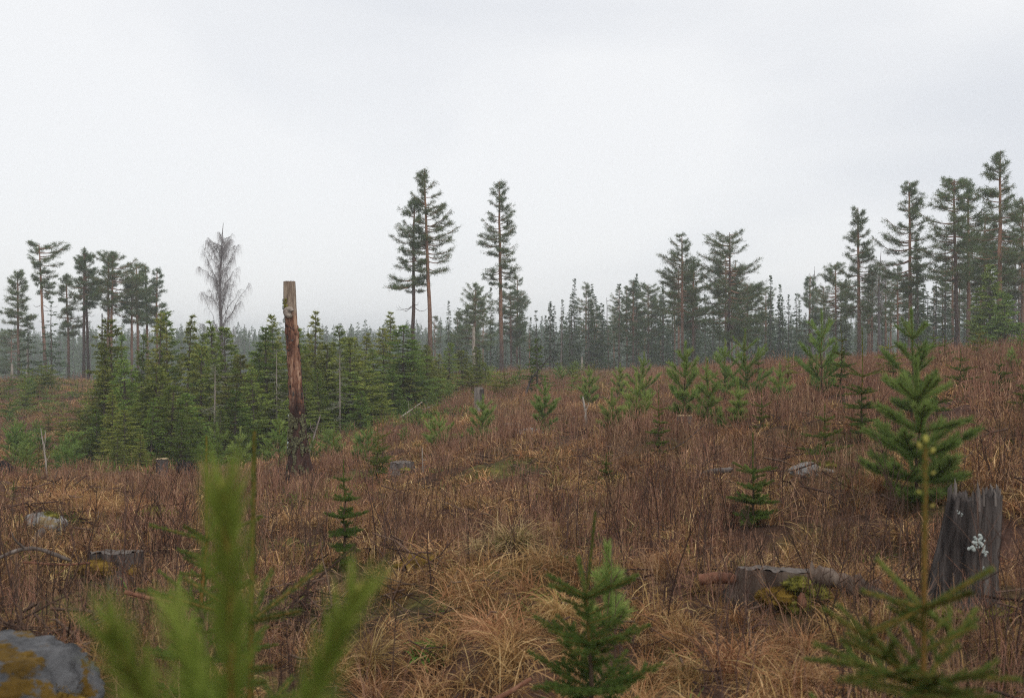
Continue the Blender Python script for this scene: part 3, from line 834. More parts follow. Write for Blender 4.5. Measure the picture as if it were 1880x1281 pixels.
def scatter(name, pts, meshes, rot, scl, var, label=None):
    """one object that carries many alike plants on its points"""
    c = bpy.data.collections.new(name + '_kinds')
    for i, me in enumerate(meshes):
        c.objects.link(bpy.data.objects.new('%s_kind_%02d' % (name, i), me))
    me = bpy.data.meshes.new(name)
    me.vertices.add(len(pts)); me.vertices.foreach_set("co", np.asarray(pts, np.float32).ravel())
    for nm, typ, arr in (("rot", 'FLOAT_VECTOR', rot), ("scl", 'FLOAT_VECTOR', scl)):
        a = me.attributes.new(nm, typ, 'POINT'); a.data.foreach_set("vector", np.asarray(arr, np.float32).ravel())
    a = me.attributes.new("var", 'INT', 'POINT'); a.data.foreach_set("value", np.asarray(var, np.int32))
    o = ob(name, me)
    o["kind"] = "stuff"
    if label: o["label"] = label
    ng = bpy.data.node_groups.new(name, 'GeometryNodeTree')
    ng.interface.new_socket("Geometry", in_out='INPUT', socket_type='NodeSocketGeometry')
    ng.interface.new_socket("Geometry", in_out='OUTPUT', socket_type='NodeSocketGeometry')
    gi_, go_ = ng.nodes.new("NodeGroupInput"), ng.nodes.new("NodeGroupOutput")
    iop = ng.nodes.new("GeometryNodeInstanceOnPoints")
    ci = ng.nodes.new("GeometryNodeCollectionInfo")
    ci.inputs["Collection"].default_value = c
    ci.inputs["Separate Children"].default_value = True
    ci.inputs["Reset Children"].default_value = True
    def attr(nm, typ):
        n = ng.nodes.new("GeometryNodeInputNamedAttribute"); n.data_type = typ; n.inputs["Name"].default_value = nm
        return n.outputs["Attribute"]
    L = ng.links.new
    L(gi_.outputs[0], iop.inputs["Points"]); L(ci.outputs[0], iop.inputs["Instance"])
    iop.inputs["Pick Instance"].default_value = True
    L(attr("var", 'INT'), iop.inputs["Instance Index"])
    e2r = ng.nodes.new("FunctionNodeEulerToRotation")
    L(attr("rot", 'FLOAT_VECTOR'), e2r.inputs[0]); L(e2r.outputs[0], iop.inputs["Rotation"])
    L(attr("scl", 'FLOAT_VECTOR'), iop.inputs["Scale"])
    L(iop.outputs[0], go_.inputs[0])
    o.modifiers.new("scatter", 'NODES').node_group = ng
    return o

rng = np.random.default_rng(23)
fp = []
for d0, d1, n in ((235, 300, 800), (300, 420, 1500), (420, 700, 1900)):
    r = np.sqrt(rng.uniform(d0 ** 2, d1 ** 2, n)); th = rng.uniform(-.66, .66, n)
    fp.append(np.stack([np.sin(th) * r, np.cos(th) * r], -1))
fp = np.concatenate(fp)
fz = terr(fp[:, 0], fp[:, 1])
n = len(fp)
sc = rng.uniform(.95, 1.32, n)
scatter('distant_forest', np.column_stack([fp, fz]), [lowtree(600 + i, 14, r) for i, r in enumerate((1.9, 2.3, 1.6, 2.6))],
        np.column_stack([np.zeros(n), np.zeros(n), rng.uniform(0, 6.28, n)]), np.repeat(sc[:, None], 3, 1), rng.integers(0, 4, n), 'blue hazy spruce wood covering the far slope behind the pines')
# ------------------------------------------------------------------ saplings with real shoots and needles
UP = np.array([0, 0, 1.0])
def rotz(v, a):
    c, s = math.cos(a), math.sin(a)
    return np.array([v[0] * c - v[1] * s, v[0] * s + v[1] * c, v[2]])
def unit(v):
    return v / max(np.linalg.norm(v), 1e-9)

def grow(segs, p, d, yrs, L, lvl, rng, kind, r):
    for j in range(yrs):
        l = L * rng.uniform(.85, 1.1) * (.88 ** j)
        p1 = p + d * l
        rr = r * (1 - .5 * (j + .5) / max(yrs, 1))
        segs.append((p, p1, rr, yrs - 1 - j, lvl))
        if kind == 'pine':
            if lvl < 2 and j < yrs - 1:
                for s in (-1, 1):
                    if rng.random() < .92:
                        grow(segs, p1, unit(rotz(d, s * rng.uniform(.55, .9)) + UP * .1), yrs - 1 - j, l * .62, lvl + 1, rng, kind, rr * .6)
            d = unit(d + UP * rng.uniform(.06, .2) + rng.normal(size=3) * .04)
        else:
            if lvl < 3 and (yrs - j) > 1:
                for q in (.45, 1.0) if lvl == 1 else (1.0,):
                    for s in (-1, 1):
                        if rng.random() < .9:
                            grow(segs, p + d * l * q, unit(rotz(d, s * rng.uniform(.7, 1.0)) + UP * -.02), max(1, yrs - 1 - j), l * (.55 if lvl == 1 else .5), lvl + 1, rng, kind, rr * .6)
            d = unit(d + UP * rng.uniform(-.03, .08) + rng.normal(size=3) * .03)
        p = p1

def sapling_segs(kind, H, yrs, seed, spread=1.0, nbr=5, elev=None, bare_leader=None, lean=0.0, weak=4):
    rng = np.random.default_rng(seed)
    inc = np.linspace(.6, 1.15, yrs) * rng.uniform(.9, 1.1, yrs)
    if bare_leader: inc[-1] = bare_leader * inc[:-1].sum() / (1 - bare_leader)
    z = np.concatenate([[0], np.cumsum(inc)]) / inc.sum() * H
    pts = np.stack([lean * (z / H) + rng.normal(size=yrs + 1) * .008 * H, rng.normal(size=yrs + 1) * .008 * H, z], -1)
    pts[0] = (0, 0, -.06)
    r0 = .007 + .009 * H
    segs = [(pts[i], pts[i + 1], r0 * (1 - i / (yrs + .6)), yrs - 1 - i, 0) for i in range(yrs)]
    for i in range(1, yrs):
        a = yrs - i
        a0 = rng.uniform(0, 6.28)
        L = (z[min(i + 1, yrs)] - z[i]) * (.8 if kind == 'pine' else .72) * spread
        if a > 3: L *= 3.2 / a
        n = nbr + rng.integers(-1, 2)
        for b in range(n):
            az = a0 + b * 6.283 / n + rng.normal() * .15
            e = (elev if elev is not None else (.92 if kind == 'pine' else .42)) - .09 * a * (1 if kind == 'pine' else .9) + rng.normal() * .1
            grow(segs, pts[i], unit(np.array([math.cos(az), math.sin(az), math.tan(e)])), min(a, 4), L * rng.uniform(.8, 1.1), 1, rng, kind, r0 * .24)
        if kind == 'spruce':     # weak shoots between the whorls
            for b in range(weak):
                az = rng.uniform(0, 6.28); q = rng.uniform(.25, .8)
                grow(segs, pts[i - 1] * (1 - q) + pts[i] * q, unit(np.array([math.cos(az), math.sin(az), .3])), min(2, a), L * .45, 2, rng, kind, r0 * .2)
    return segs, rng

def needle_up(mb, segs, rng, dens, nl, nw, ang, maxage=4, leader_ang=.35, mat_i=0, floor=None):
    A = np.array([s[0] for s in segs]); Bp = np.array([s[1] for s in segs])
    age = np.array([s[3] for s in segs]); lvl = np.array([s[4] for s in segs]); rad = np.array([s[2] for s in segs])
    ln = np.linalg.norm(Bp - A, axis=1)
    ok = (age < np.where(lvl == 0, 2, maxage))
    cnt = (ln * dens * ok * rng.uniform(.9, 1.1, len(ln)) * np.where(age > 1, .8, 1)).astype(int)
    i = np.repeat(np.arange(len(segs)), cnt)
    m = len(i)
    t = rng.random(m)
    ax = norm(Bp - A)[i]
    ref = norm(rng.normal(size=(m, 3)))
    rd = norm(np.cross(ax, ref))
    base = A[i] + (Bp - A)[i] * t[:, None] + rd * rad[i][:, None] * .8
    an = np.where(lvl[i] == 0, leader_ang, ang) * rng.uniform(.7, 1.3, m) * (1.12 - .35 * t)
    d = ax * np.cos(an)[:, None] + rd * np.sin(an)[:, None] + np.array([0, 0, .12])
    tone = np.clip(.5 + (1 - np.minimum(age[i], 2)) * .14 + rng.normal(size=m) * .13 + rng.normal(.0, .12, len(segs))[i], 0, 1)
    mb.needles(base, d, nl * rng.uniform(.75, 1.1, m), nw * rng.uniform(.8, 1.15, m), rng, tone, mat_i)

def sapling_data(kind, H, yrs, seed, dens, nl, nw, spread=1.0, nbr=5, elev=None, bare=None, leafm=None, lean=0.0, stem_sides=6, leader_ang=None, maxage=4, weak=4):
    segs, rng = sapling_segs(kind, H, yrs, seed, spread, nbr, elev, bare, lean, weak)
    stem, br, lf, bud = MB(), MB(), MB(), MB()
    st = [s for s in segs if s[4] == 0]; bs = [s for s in segs if s[4] > 0]
    def tub(mb, ss, sides):
        P = np.array([(s[0], s[1]) for s in ss]); R_ = np.array([(s[2], s[2] * .8) for s in ss])
        tone = np.array([.5 + .5 * (s[3] == 0) for s in ss])
        young = np.array([s[3] < 2 for s in ss])
        if young.any(): mb.tubes(P[young], R_[young], sides, tone[young], 0)
        if (~young).any(): mb.tubes(P[~young], R_[~young], sides, .4, 1)
    tub(stem, st, stem_sides); tub(br, bs, 4)
    needle_up(lf, segs, rng, dens, nl, nw, .74 if kind == 'pine' else .95, maxage, (.5 if kind == 'pine' else .22) if leader_ang is None else leader_ang)
    return (stem.data('stem', [M['shoot'], M['sapbark']], True), br.data('branches', [M['shoot'], M['sapbark']]),
            lf.data('needles', M[leafm or (kind + '_sap')]), segs)

def put_sapling(name, lab, data, x, y, rz=0, sc=1.0, group=None, z=None):
    t = thing(name, lab, 'sapling', (x, y, terr1(x, y) if z is None else z), rz, group, sc)
    part('stem', data[0], t); br_ = part('branches', data[1], t, True); part('needles', data[2], br_, True)
    return t

CLEAR = []
G_SAP = 'self-sown saplings on the clearing'
# kind, foot column, distance, top row, years, spread, bare leader share, label
SAPS = [
 ('pine', 1684, 8.7, 664, 6, 1.2, .26, 'sturdy full pine sapling in front of the jagged grey stump'),
 ('pine', 1675, 15.5, 568, 6, 1.2, .26, 'taller candle-topped pine sapling just behind the sturdy full one'),
 ('spruce', 1515, 12, 742, 6, 1.15, None, 'small tiered dark spruce sapling above the pale mossy rock'),
 ('spruce', 1545, 20, 600, 7, .75, None, 'narrow dark spruce sapling touching the candle pine on the ridge'),
 ('pine', 1508, 21, 572, 6, 1.35, .3, 'pine sapling with upright candles on the ridge beside narrow spruce'),
 ('spruce', 1582, 14, 603, 6, .95, .42, 'spruce sapling with a long bare orange leader on the ridge'),
 ('pine', 1432, 20, 668, 5, 1.1, None, 'soft low pine sapling on the ridge between twiggy patches'),
 ('spruce', 1764, 19, 640, 5, 1.35, None, 'wide spreading spruce sapling on the ridge before the green spruces'),
 ('spruce', 1836, 17.5, 655, 5, 1.25, None, 'spruce sapling beside the wide spreading one near right frame edge'),
 ('spruce', 1881, 13.5, 690, 5, 1.1, None, 'spruce sapling half cut by the right frame edge'),
 ('spruce', 1392, 29, 628, 5, .9, .35, 'thin-tipped spruce sapling on the ridge under two hazy spruces'),
 ('pine', 1368, 23, 606, 5, 1.3, .25, 'flower-like pine sapling crown at the ridge under broad bushy pine'),
 ('pine', 1330, 25, 626, 5, 1.25, None, 'pine sapling tucked behind the flower-like pine on the ridge'),
 ('pine', 1258, 20, 630, 6, 1.2, .22, 'big rounded pine sapling bush at centre of the ridge'),
 ('pine', 1300, 19, 662, 5, 1.0, .3, 'slimmer pine sapling close right of the big rounded pine'),
 ('pine', 1181, 30, 648, 5, 1.15, .25, 'pine sapling against the orange-stemmed forest pine'),
 ('pine', 1356, 17, 697, 5, .85, .4, 'pine sapling with a tall green candle amid brown twigs'),
 ('pine', 1322, 17, 752, 4, .8, None, 'low browsed pine sapling with few green shoots amid twigs'),
 ('spruce', 1398, 16, 704, 5, .9, .4, 'spruce sapling with bare leader beside the tall green candle'),
 ('spruce', 1210, 15, 708, 6, .8, .34, 'dark spruce sapling with antler-like top, mid slope'),
 ('pine', 1168, 20, 684, 4, 1.3, .4, 'open three-armed pine sapling, mid slope'),
 ('pine', 1124, 21, 716, 4, 1.1, None, 'small pale pine sapling left of the three-armed pine'),
 ('pine', 1081, 32, 672, 5, 1.0, .22, 'compact bright pine sapling below the short pale pole'),
 ('pine', 1138, 33, 668, 5, 1.0, .25, 'pine sapling right of the compact bright pine'),
 ('pine', 1000, 24, 694, 6, 1.15, .28, 'neat bright pine sapling behind the rounded pale boulder'),
 ('pine', 886, 23, 728, 5, 1.25, .26, 'bushy bright pine sapling against the short grey snag'),
 ('spruce', 1040, 24, 762, 4, 1.1, None, 'low spruce sapling right of the rounded pale boulder'),
 ('spruce', 1113, 13, 834, 4, .95, None, 'tiny dark spruce sapling alone on mid brown slope'),
 ('spruce', 1383, 8.6, 796, 5, 1.0, .42, 'sparse spruce sapling with thin tall leader behind the mossy stump'),
 ('spruce', 632, 8.8, 846, 7, .72, None, 'narrow tiered spruce sapling right of the blurred pine tip'),
 ('spruce', 692, 19, 776, 6, .95, .25, 'round low spruce sapling beside the flat pale stump'),
 ('spruce', 702, 22, 752, 5, .8, .42, 'spruce sapling with tall rusty leader behind the round one'),
 ('pine', 806, 24, 762, 4, 1.5, None, 'spreading bright pine sapling below the fallen grey poles'),
 ('pine', 676, 24, 780, 4, 1.2, None, 'soft pine sapling left of the rusty-leadered spruce'),
 ('pine', 612, 27, 782, 4, 1.25, None, 'pine sapling on the slope right of the tall snag'),
 ('pine', 655, 25, 796, 4, .8, .4, 'thin candle pine sapling on the slope right of tall snag'),
 ('pine', 512, 27, 764, 5, 1.2, None, 'pale pine sapling close left of the tall snag'),
 ('pine', 440, 28, 786, 5, 1.0, None, 'pine sapling on the bank below the thicket, left of trunk'),
 ('pine', 398, 29, 778, 5, 1.1, None, 'pale pine sapling beside the black root at the thicket foot'),
 ('pine', 1118, 5.6, 1004, 3, .6, None, 'little bright pine tuft behind the dark front spruce'),
 ('spruce', 48, 26, 826, 5, 1.5, None, 'bright low spruce bush beside the small forked birch'),
 ('spruce', 72, 23, 862, 4, 1.1, None, 'small dark spruce at the foot of the forked birch'),
 ('spruce', 150, 20, 876, 3, 1.1, None, 'tiny spruce in the twigs right of the forked birch'),
 ('spruce', 272, 23, 846, 4, 1.0, None, 'small spruce by the little cut stump below the thicket'),
 ('spruce', 24, 14, 884, 4, .8, None, 'small spruce in brown twigs at the left frame edge'),
 ('spruce', 70, 30, 812, 4, 1.3, None, 'low spruce on the slope left of the forked birch'),
 ('pine', 120, 31, 796, 5, 1.2, None, 'soft green pine on the slope right of the forked birch'),
 ('pine', 1858, 22, 640, 5, 1.0, None, 'pine sapling on the ridge near the right frame edge'),
 ('spruce', 1640, 23, 636, 4, 1.0, None, 'low spruce on the ridge left of the candle-topped pine'),
 ('spruce', 1720, 15, 700, 4, 1.1, None, 'spruce sapling right behind the sturdy full pine'),
]
SAP_H = []
for i, (k, p, d, pt, yr, sp, bare, lab) in enumerate(SAPS):
    x, y, H = at_tree(p, d, pt)
    CLEAR.append((x, y - .35 * H, .42 * H)); CLEAR.append((x, y - .9 * H, .25 * H))
    if d < 11.5: dens, nw, f = (1800 if k == 'pine' else 2000), (.0032 if k == 'pine' else .0030), 1.0
    elif d < 18: dens, nw, f = (700 if k == 'pine' else 800), (.0055 if k == 'pine' else .005), 1.15
    else: dens, nw, f = (300 if k == 'pine' else 340), (.0095 if k == 'pine' else .009), 1.3
    nl = (.082 if k == 'pine' else .022) * f
    dt = sapling_data(k, H, yr, 700 + i, dens, nl, nw, sp * (.86 if d > 11 else 1), (6 if i == 0 else 4) if k == 'pine' else 5, .68 if i == 0 else None, bare)
    put_sapling(k + '_sapling', lab, dt, x, y, 0, 1, G_SAP)

# saplings on the far-left slope and in the clearing behind, alike from here: shared shapes
rng = np.random.default_rng(31)
LV = [sapling_data('pine', 1.5, 5, 800 + i, 330, .08, .014, 1.25) for i in range(2)] + [sapling_data('spruce', 1.6, 5, 810 + i, 420, .036, .014, 1.3, leafm='young') for i in range(2)]
def group_saplings(n, p0, p1, d0, d1, h0, h1, lp, ls, grp, spr=.5):
    for k in range(n):
        d = rng.uniform(d0, d1); x = px(rng.uniform(p0, p1), d)
        v = int(rng.random() < spr) * 2 + rng.integers(0, 2)
        put_sapling(('pine', 'pine', 'spruce', 'spruce')[v] + '_sapling', lp if v < 2 else ls, LV[v], x, d, rng.uniform(0, 6.28), rng.uniform(h0, h1), grp)
group_saplings(26, -60, 110, 52, 67, .7, 1.3, 'young pine in the green patch on the far-left knoll', 'young spruce in the green patch on the far-left knoll', 'saplings on the far-left knoll', .7)
group_saplings(30, 0, 185, 31, 50, .5, 1.0, 'young pine dotted over the far-left slope', 'young spruce dotted over the far-left slope', 'saplings on the far-left slope', .5)
group_saplings(34, 780, 1180, 42, 75, .45, .95, 'low pine sapling in the clearing before the forest edge', 'low spruce sapling in the clearing before the forest edge', 'low saplings before the forest edge', .5)
group_saplings(14, 1420, 1900, 26, 34, .35, .75, 'low pine sapling on the crest of the twiggy ridge', 'low spruce sapling on the crest of the twiggy ridge', 'low saplings on the ridge crest', .6)
group_saplings(12, 430, 900, 24, 42, .3, .6, 'small pine seedling on the slope below the thicket', 'small spruce seedling on the slope below the thicket', 'seedlings below the thicket', .5)

# dark older spruce with a leaning dead trunk before it
x, y, H = at_tree(986, 43, 622)
put_tree('spruce_tree', 'dark ragged young spruce alone in mid-clearing behind a leaning dead trunk', 'spruce tree',
         spruce_data(481, H, .78, .04, 14, 6, .3, .12, .035, 13, 6, .05, .6, .5, 'young', gap=.12), x, y)

# ---- foreground: blurred pine tip, front spruces
def shoots_to_thing(name, lab, segs, rng, dens, nl, nw, ang, leafm, loc, leader_ang=None, maxage=4, buds=None, br=.008):
    stem, brm, lf, bd = MB(), MB(), MB(), MB()
    for s in segs:
        (stem if s[4] == 0 else brm).tubes(np.array([s[0], s[1]]), np.array([s[2], s[2] * .85]), 8, .5, 0 if s[3] < 2 else 1)
    needle_up(lf, segs, rng, dens, nl, nw, ang, maxage, ang if leader_ang is None else leader_ang)
    t = thing(name, lab, 'sapling', loc, 0, G_SAP)
    part('stem', stem.data('stem', [M['shoot'], M['sapbark']], True), t)
    part('branches', brm.data('branches', [M['shoot'], M['sapbark']], True), t, True)
    part('needles', lf.data('needles', M[leafm]), t, True)
    for b in (buds or []):
        th = np.linspace(0, 1, 7)
        P = np.array(b[0])[None] + np.outer(th - .15, np.array(b[1])) * b[2] * 3.2
        part('bud', MB().tubes(P, b[2] * np.sin(np.pi * (.12 + .86 * th)) ** .7, 8).data('bud', M['bud'], True), t)
    return t

D = 1.0
def fp_(p, q, d=D): return np.array([px(p, d), d, pz(q, d)])
gz = terr1(px(410, D), D)
org = np.array([px(415, D), D, gz])
rng = np.random.default_rng(41)
segs = []
def chain(pts, r, age, lvl):
    for a, b in zip(pts[:-1], pts[1:]):
        segs.append((np.array(a) - org, np.array(b) - org, r, age, lvl))
chain([fp_(415, 3640), fp_(420, 2000), fp_(424, 1330)], .009, 3, 0)
chain([fp_(424, 1330), fp_(421, 1100), fp_(409, 900)], .0042, 0, 1)
hub = fp_(424, 1400)
for tip, mid, dd, r in (((203, 1162), (300, 1370), .93, .003), ((655, 1092), (560, 1310), 1.04, .004), ((318, 1128), (365, 1280), 1.2, .0042), ((120, 1400), (260, 1430), 1.1, .004), ((700, 1360), (560, 1410), .95, .004)):
    a = fp_(*mid, (1 + dd) / 2); b = fp_(*tip, dd)
    chain([hub, a], .005, 1, 1)
    chain([a, a * .5 + b * .5 + np.array([0, 0, .004]), b], .003, 0, 1)
for k in range(3):
    zz = gz + .25 + .3 * k
    for b in range(5):
        az = b * 1.257 + k
        c = np.array([org[0], org[1], zz]); e = c + np.array([math.cos(az), math.sin(az), .35]) * .3
        if e[1] < .75: continue
        chain([c, e], .005, 1, 1)
shoots_to_thing('pine_sapling', 'blurred bright-green pine shoots right in front of the camera', segs, rng, 2300, .063, .0026, .54, 'pine_near', org,
                buds=[(fp_(409, 900) - org, (0, 0, 1), .0045), (fp_(203, 1162, .93) - org, (-.3, 0, 1), .0045), (fp_(655, 1092, 1.04) - org, (.3, 0, 1), .0045)])

# bottom-right spruce with thick bare leader
D2 = 1.8
x2 = px(1700, D2); g2 = terr1(x2, D2)
rng = np.random.default_rng(43)
o2 = np.array([x2, D2, g2])
segs = []
def P2(p, q, d=D2): return np.array([px(p, d), d, pz(q, d)]) - o2
nodes = [np.array([0, 0, -.05]), np.array([.005, 0, .35]), np.array([0, 0, .72]), P2(1697, 1262), P2(1698, 1118), P2(1700, 812)]
rad = [.012, .010, .008, .0056, .0046, .0034]
for i in range(5):
    segs.append((nodes[i], nodes[i + 1], rad[i], 4 - i if i < 4 else 0, 0))
def arm(p0, tip, d, yrs, r, lats=2):
    p0 = np.array(p0); b = np.array(tip)
    prev = p0
    for j in range(yrs):
        q = p0 + (b - p0) * (j + 1) / yrs + np.array([0, 0, .012 * ((j + 1) % 2)])
        segs.append((prev, q, r * (1 - j * .2), yrs - 1 - j, 1))
        if j < yrs - 1:
            ax = unit(q - prev)
            for s in (-1, 1):
                for f in (.5, 1.0):
                    st = prev + (q - prev) * f
                    e = st + unit(rotz(ax, s * rng.uniform(.6, .9)) + UP * .06) * np.linalg.norm(b - p0) / yrs * rng.uniform(.45, .75)
                    segs.append((st, e, r * .6, 0, 2))
        prev = q
n4, n3 = nodes[4], nodes[3]
for tip, d in (((1822, 1058), 1.75), ((1785, 1102), 1.62), ((1585, 1098), 1.8), ((1612, 1040), 2.0), ((1590, 1180), 1.62), ((1760, 1180), 1.95)):
    arm(n4, P2(*tip, d), d, 1, .0028)
for k in range(8):
    q = rng.uniform(.15, .85); az = rng.uniform(0, 6.28)
    b = n3 * (1 - q) + n4 * q
    arm(b, b + np.array([math.cos(az), math.sin(az), .45]) * rng.uniform(.05, .09), D2, 1, .0022)
for tip, d in (((1515, 1120), 1.75), ((1548, 1176), 1.62), ((1872, 1248), 1.7), ((1795, 1118), 1.9), ((1560, 1245), 1.5), ((1480, 1210), 1.95), ((1840, 1330), 1.6), ((1640, 1330), 1.45), ((1760, 1270), 1.5)):
    arm(n3, P2(*tip, d), d, 2, .003)
for h in (.72, .35):
    for b in range(8):
        az = b * .785 + h * 9
        l = .42 if h > .5 else .5
        arm((0, 0, h), (math.cos(az) * l, math.sin(az) * l, h + .1), D2, 3, .004)
shoots_to_thing('spruce_sapling', 'out-of-focus spruce sapling with thick bare leader before the jagged stump', segs, rng, 3000, .0115, .0019, .52, 'spruce_sap', o2, leader_ang=.12,
                buds=[(P2(1700, 812), (0, 0, 1), .0052), (P2(1690, 822), (-.4, 0, 1), .004), (P2(1711, 830), (.5, 0, .8), .004), (P2(1712, 870), (.7, 0, .6), .0028), (P2(1711, 930), (.7, 0, .6), .0028), (P2(1690, 905), (-.7, 0, .6), .0028)])

# bottom-centre spruce and the spruces behind the blurred pine
for (p, d, pt, yr, sp, bare, seed, nb, dens, nw, lab) in (
    (1083, 3.4, 944, 7, .92, .26, 901, 9, 2300, .0024, 'dark bushy spruce sapling cut by the bottom edge, centre front'),
    (466, 2.7, 792, 5, .72, .34, 902, 5, 2200, .0023, 'spruce sapling with slanting arms hidden behind the blurred pine'),
    (372, 4.2, 800, 5, .8, .34, 903, 5, 1800, .0026, 'rusty spruce leader poking up behind the blurred pine')):
    x, y, H = at_tree(p, d, pt)
    dt = sapling_data('spruce', H, yr, seed, dens, .0155, nw, sp, nb, .5, bare, stem_sides=8, weak=10)
    put_sapling('spruce_sapling', lab, dt, x, y, 0, 1, G_SAP)
# ------------------------------------------------------------------ solid shapes: lathes, blobs, limbs
def lathe(z, path, rad, ns, cap=True, mb=None, mat_i=0, captone=.5):
    """closed ring surface: z (K), path (K,2) or fn, rad (K,ns)"""
    mb = mb or MB()
    a = np.arange(ns) / ns * 2 * np.pi
    K = len(z)
    V = np.zeros((K, ns, 3))
    V[..., 0] = path[:, :1] + rad * np.cos(a)
    V[..., 1] = path[:, 1:] + rad * np.sin(a)
    V[..., 2] = z[:, None] if np.ndim(z) == 1 else z
    idx = np.arange(K * ns).reshape(K, ns)
    A, B = idx[:-1], idx[1:]
    mb.mesh(V, np.stack([A, np.roll(A, -1, 1), np.roll(B, -1, 1), B], -1).reshape(-1, 4), .5, mat_i)
    return mb, V

def disc(ring, mb=None, rough=.0, rng=None, rings=5):
    """flat sawn face closing a ring of points"""
    mb = mb or MB()
    c = ring.mean(0)
    ns = len(ring)
    f = np.linspace(1, .04, rings)
    V = c + (ring - c)[None] * f[:, None, None]
    if rng is not None: V[..., 2] += rng.normal(size=V.shape[:2]) * rough
    idx = np.arange(rings * ns).reshape(rings, ns)
    A, B = idx[:-1], idx[1:]
    return mb.mesh(V, np.stack([A, np.roll(A, -1, 1), np.roll(B, -1, 1), B], -1).reshape(-1, 4))

def noise3(P, f, seed):
    return (noise2(P[..., 0] * f + P[..., 2] * f * .7, P[..., 1] * f - P[..., 2] * f * .6, seed) + noise2(P[..., 2] * f * 1.1, P[..., 0] * f * .8 - P[..., 1] * f, seed + 5)) * .5

def blob(rx, ry, rz, seed, amp=.25, f=2.0, nu=28, nv=18, flat=None):
    u = np.arange(nu) / nu * 2 * np.pi
    v = np.linspace(0.02, np.pi - .02, nv)
    S = np.stack([np.outer(np.sin(v), np.cos(u)), np.outer(np.sin(v), np.sin(u)), np.outer(np.cos(v), np.ones(nu))], -1)
    k = 1 + amp * ((noise3(S + 7, f, seed) - .5) * 2 + (noise3(S + 3, f * 2.7, seed + 9) - .5) * .9 + (noise3(S, f * 7, seed + 19) - .5) * .45 + (noise3(S, f * 15, seed + 29) - .5) * .25)
    V = S * k[..., None] * np.array([rx, ry, rz])
    if flat is not None: V[..., 2] = np.minimum(V[..., 2], flat + (V[..., 2] - flat) * .15)
    idx = np.arange(nu * nv).reshape(nv, nu)
    A, B = idx[:-1], idx[1:]
    return MB().mesh(V, np.stack([A, B, np.roll(B, -1, 1), np.roll(A, -1, 1)], -1).reshape(-1, 4))

def limb(pts, r0, r1, n=14, sides=8, seed=0, wob=.15):
    pts = np.array(pts, float)
    t = np.linspace(0, 1, len(pts)); tt = np.linspace(0, 1, n)
    P = np.stack([np.interp(tt, t, pts[:, i]) for i in range(3)], -1)
    for _ in range(2): P[1:-1] = (P[:-2] + 2 * P[1:-1] + P[2:]) / 4
    rng = np.random.default_rng(seed)
    r = (r0 + (r1 - r0) * tt) * (1 + rng.normal(size=n) * wob)
    r[-1] *= .6
    return MB().tubes(P, r, sides)

def fuzz(rx, ry, rz, seed, m, amp=.35, f=3.0, n=900, l=.018):
    """moss cushion: lumpy body with a pelt of tiny leaves"""
    r = np.random.default_rng(seed)
    mb = blob(rx, ry, rz, seed, amp, f, 30, 20)
    V_ = np.concatenate(mb.V); i = r.integers(0, len(V_), n)
    dr_ = norm(V_[i] / np.array([rx, ry, rz]) ** 2 * rx)
    mb.needles(V_[i] + r.normal(size=(n, 3)) * .12 * rx - dr_ * .1 * rx, dr_ + r.normal(size=(n, 3)) * .5 + np.array([0, 0, .3]), l * r.uniform(.6, 1.5, n), l * .3, r, r.random(n))
    return mb.data('moss_cushion', m)

def on(p, d, up=0.0):
    x = px(p, d)
    return np.array([x, d, terr1(x, d) + up])

# ------------------------------------------------------------------ the tall broken trunk
d = 22.0
x0 = px(548, d); zb = terr1(x0, d); ztop = pz(517, d)
Hs = ztop - zb
CLEAR.append((x0, d, .45)); CLEAR.append((x0 - .05, d - .9, .7)); CLEAR.append((x0 - .1, d - 1.9, .5))
t = thing('tall_snag', 'tall barkless reddish snag with a ring-shaped knot, standing alone in the clearing', 'dead tree', (x0, d, zb))
Kz, ns = 130, 56
zz = np.linspace(-.1, Hs, Kz)
prow = HY - (zz + zb - CAMZ) * F / d
cx = (np.interp(prow, [517, 560, 600, 700, 780, 880], [531.5, 533, 535.5, 542, 546.5, 548]) - 548) / F * d
path = np.stack([cx, np.zeros(Kz)], -1)
rb = np.interp(prow, [517, 545, 600, 700, 760, 800, 840, 880, 900], [11.2, 11.6, 11.3, 13, 14, 16.5, 20, 25, 28]) / F * d
an = np.arange(ns) / ns * 2 * np.pi
A_, Z_ = np.meshgrid(an, zz)
cyl = np.stack([np.cos(A_), np.sin(A_)], -1)
fl = (noise2(cyl[..., 0] * 5 + 9, cyl[..., 1] * 5 + Z_ * .5, 5) - .5) * .10 + (noise2(cyl[..., 0] * 12 + 3, cyl[..., 1] * 12 + Z_ * 1.2, 6) - .5) * .07
fl += (noise2(cyl[..., 0] * 1.3 + 14, cyl[..., 1] * 1.3 + Z_ * 1.4, 28) - .5) * .16
fl += np.clip((noise2(cyl[..., 0] * 2.5 + 4, cyl[..., 1] * 2.5 + Z_ * 2.2, 8) - .62) * 3, 0, 1) * -.09
root = np.clip((.55 - Z_) / .55, 0, 1) ** 1.5 * (.18 * np.cos(A_ * 4 + .7) + .08 * np.cos(A_ * 7))
rad = rb[:, None] * (1 + fl + root)
mbt, V = lathe(zz, path, rad, ns)

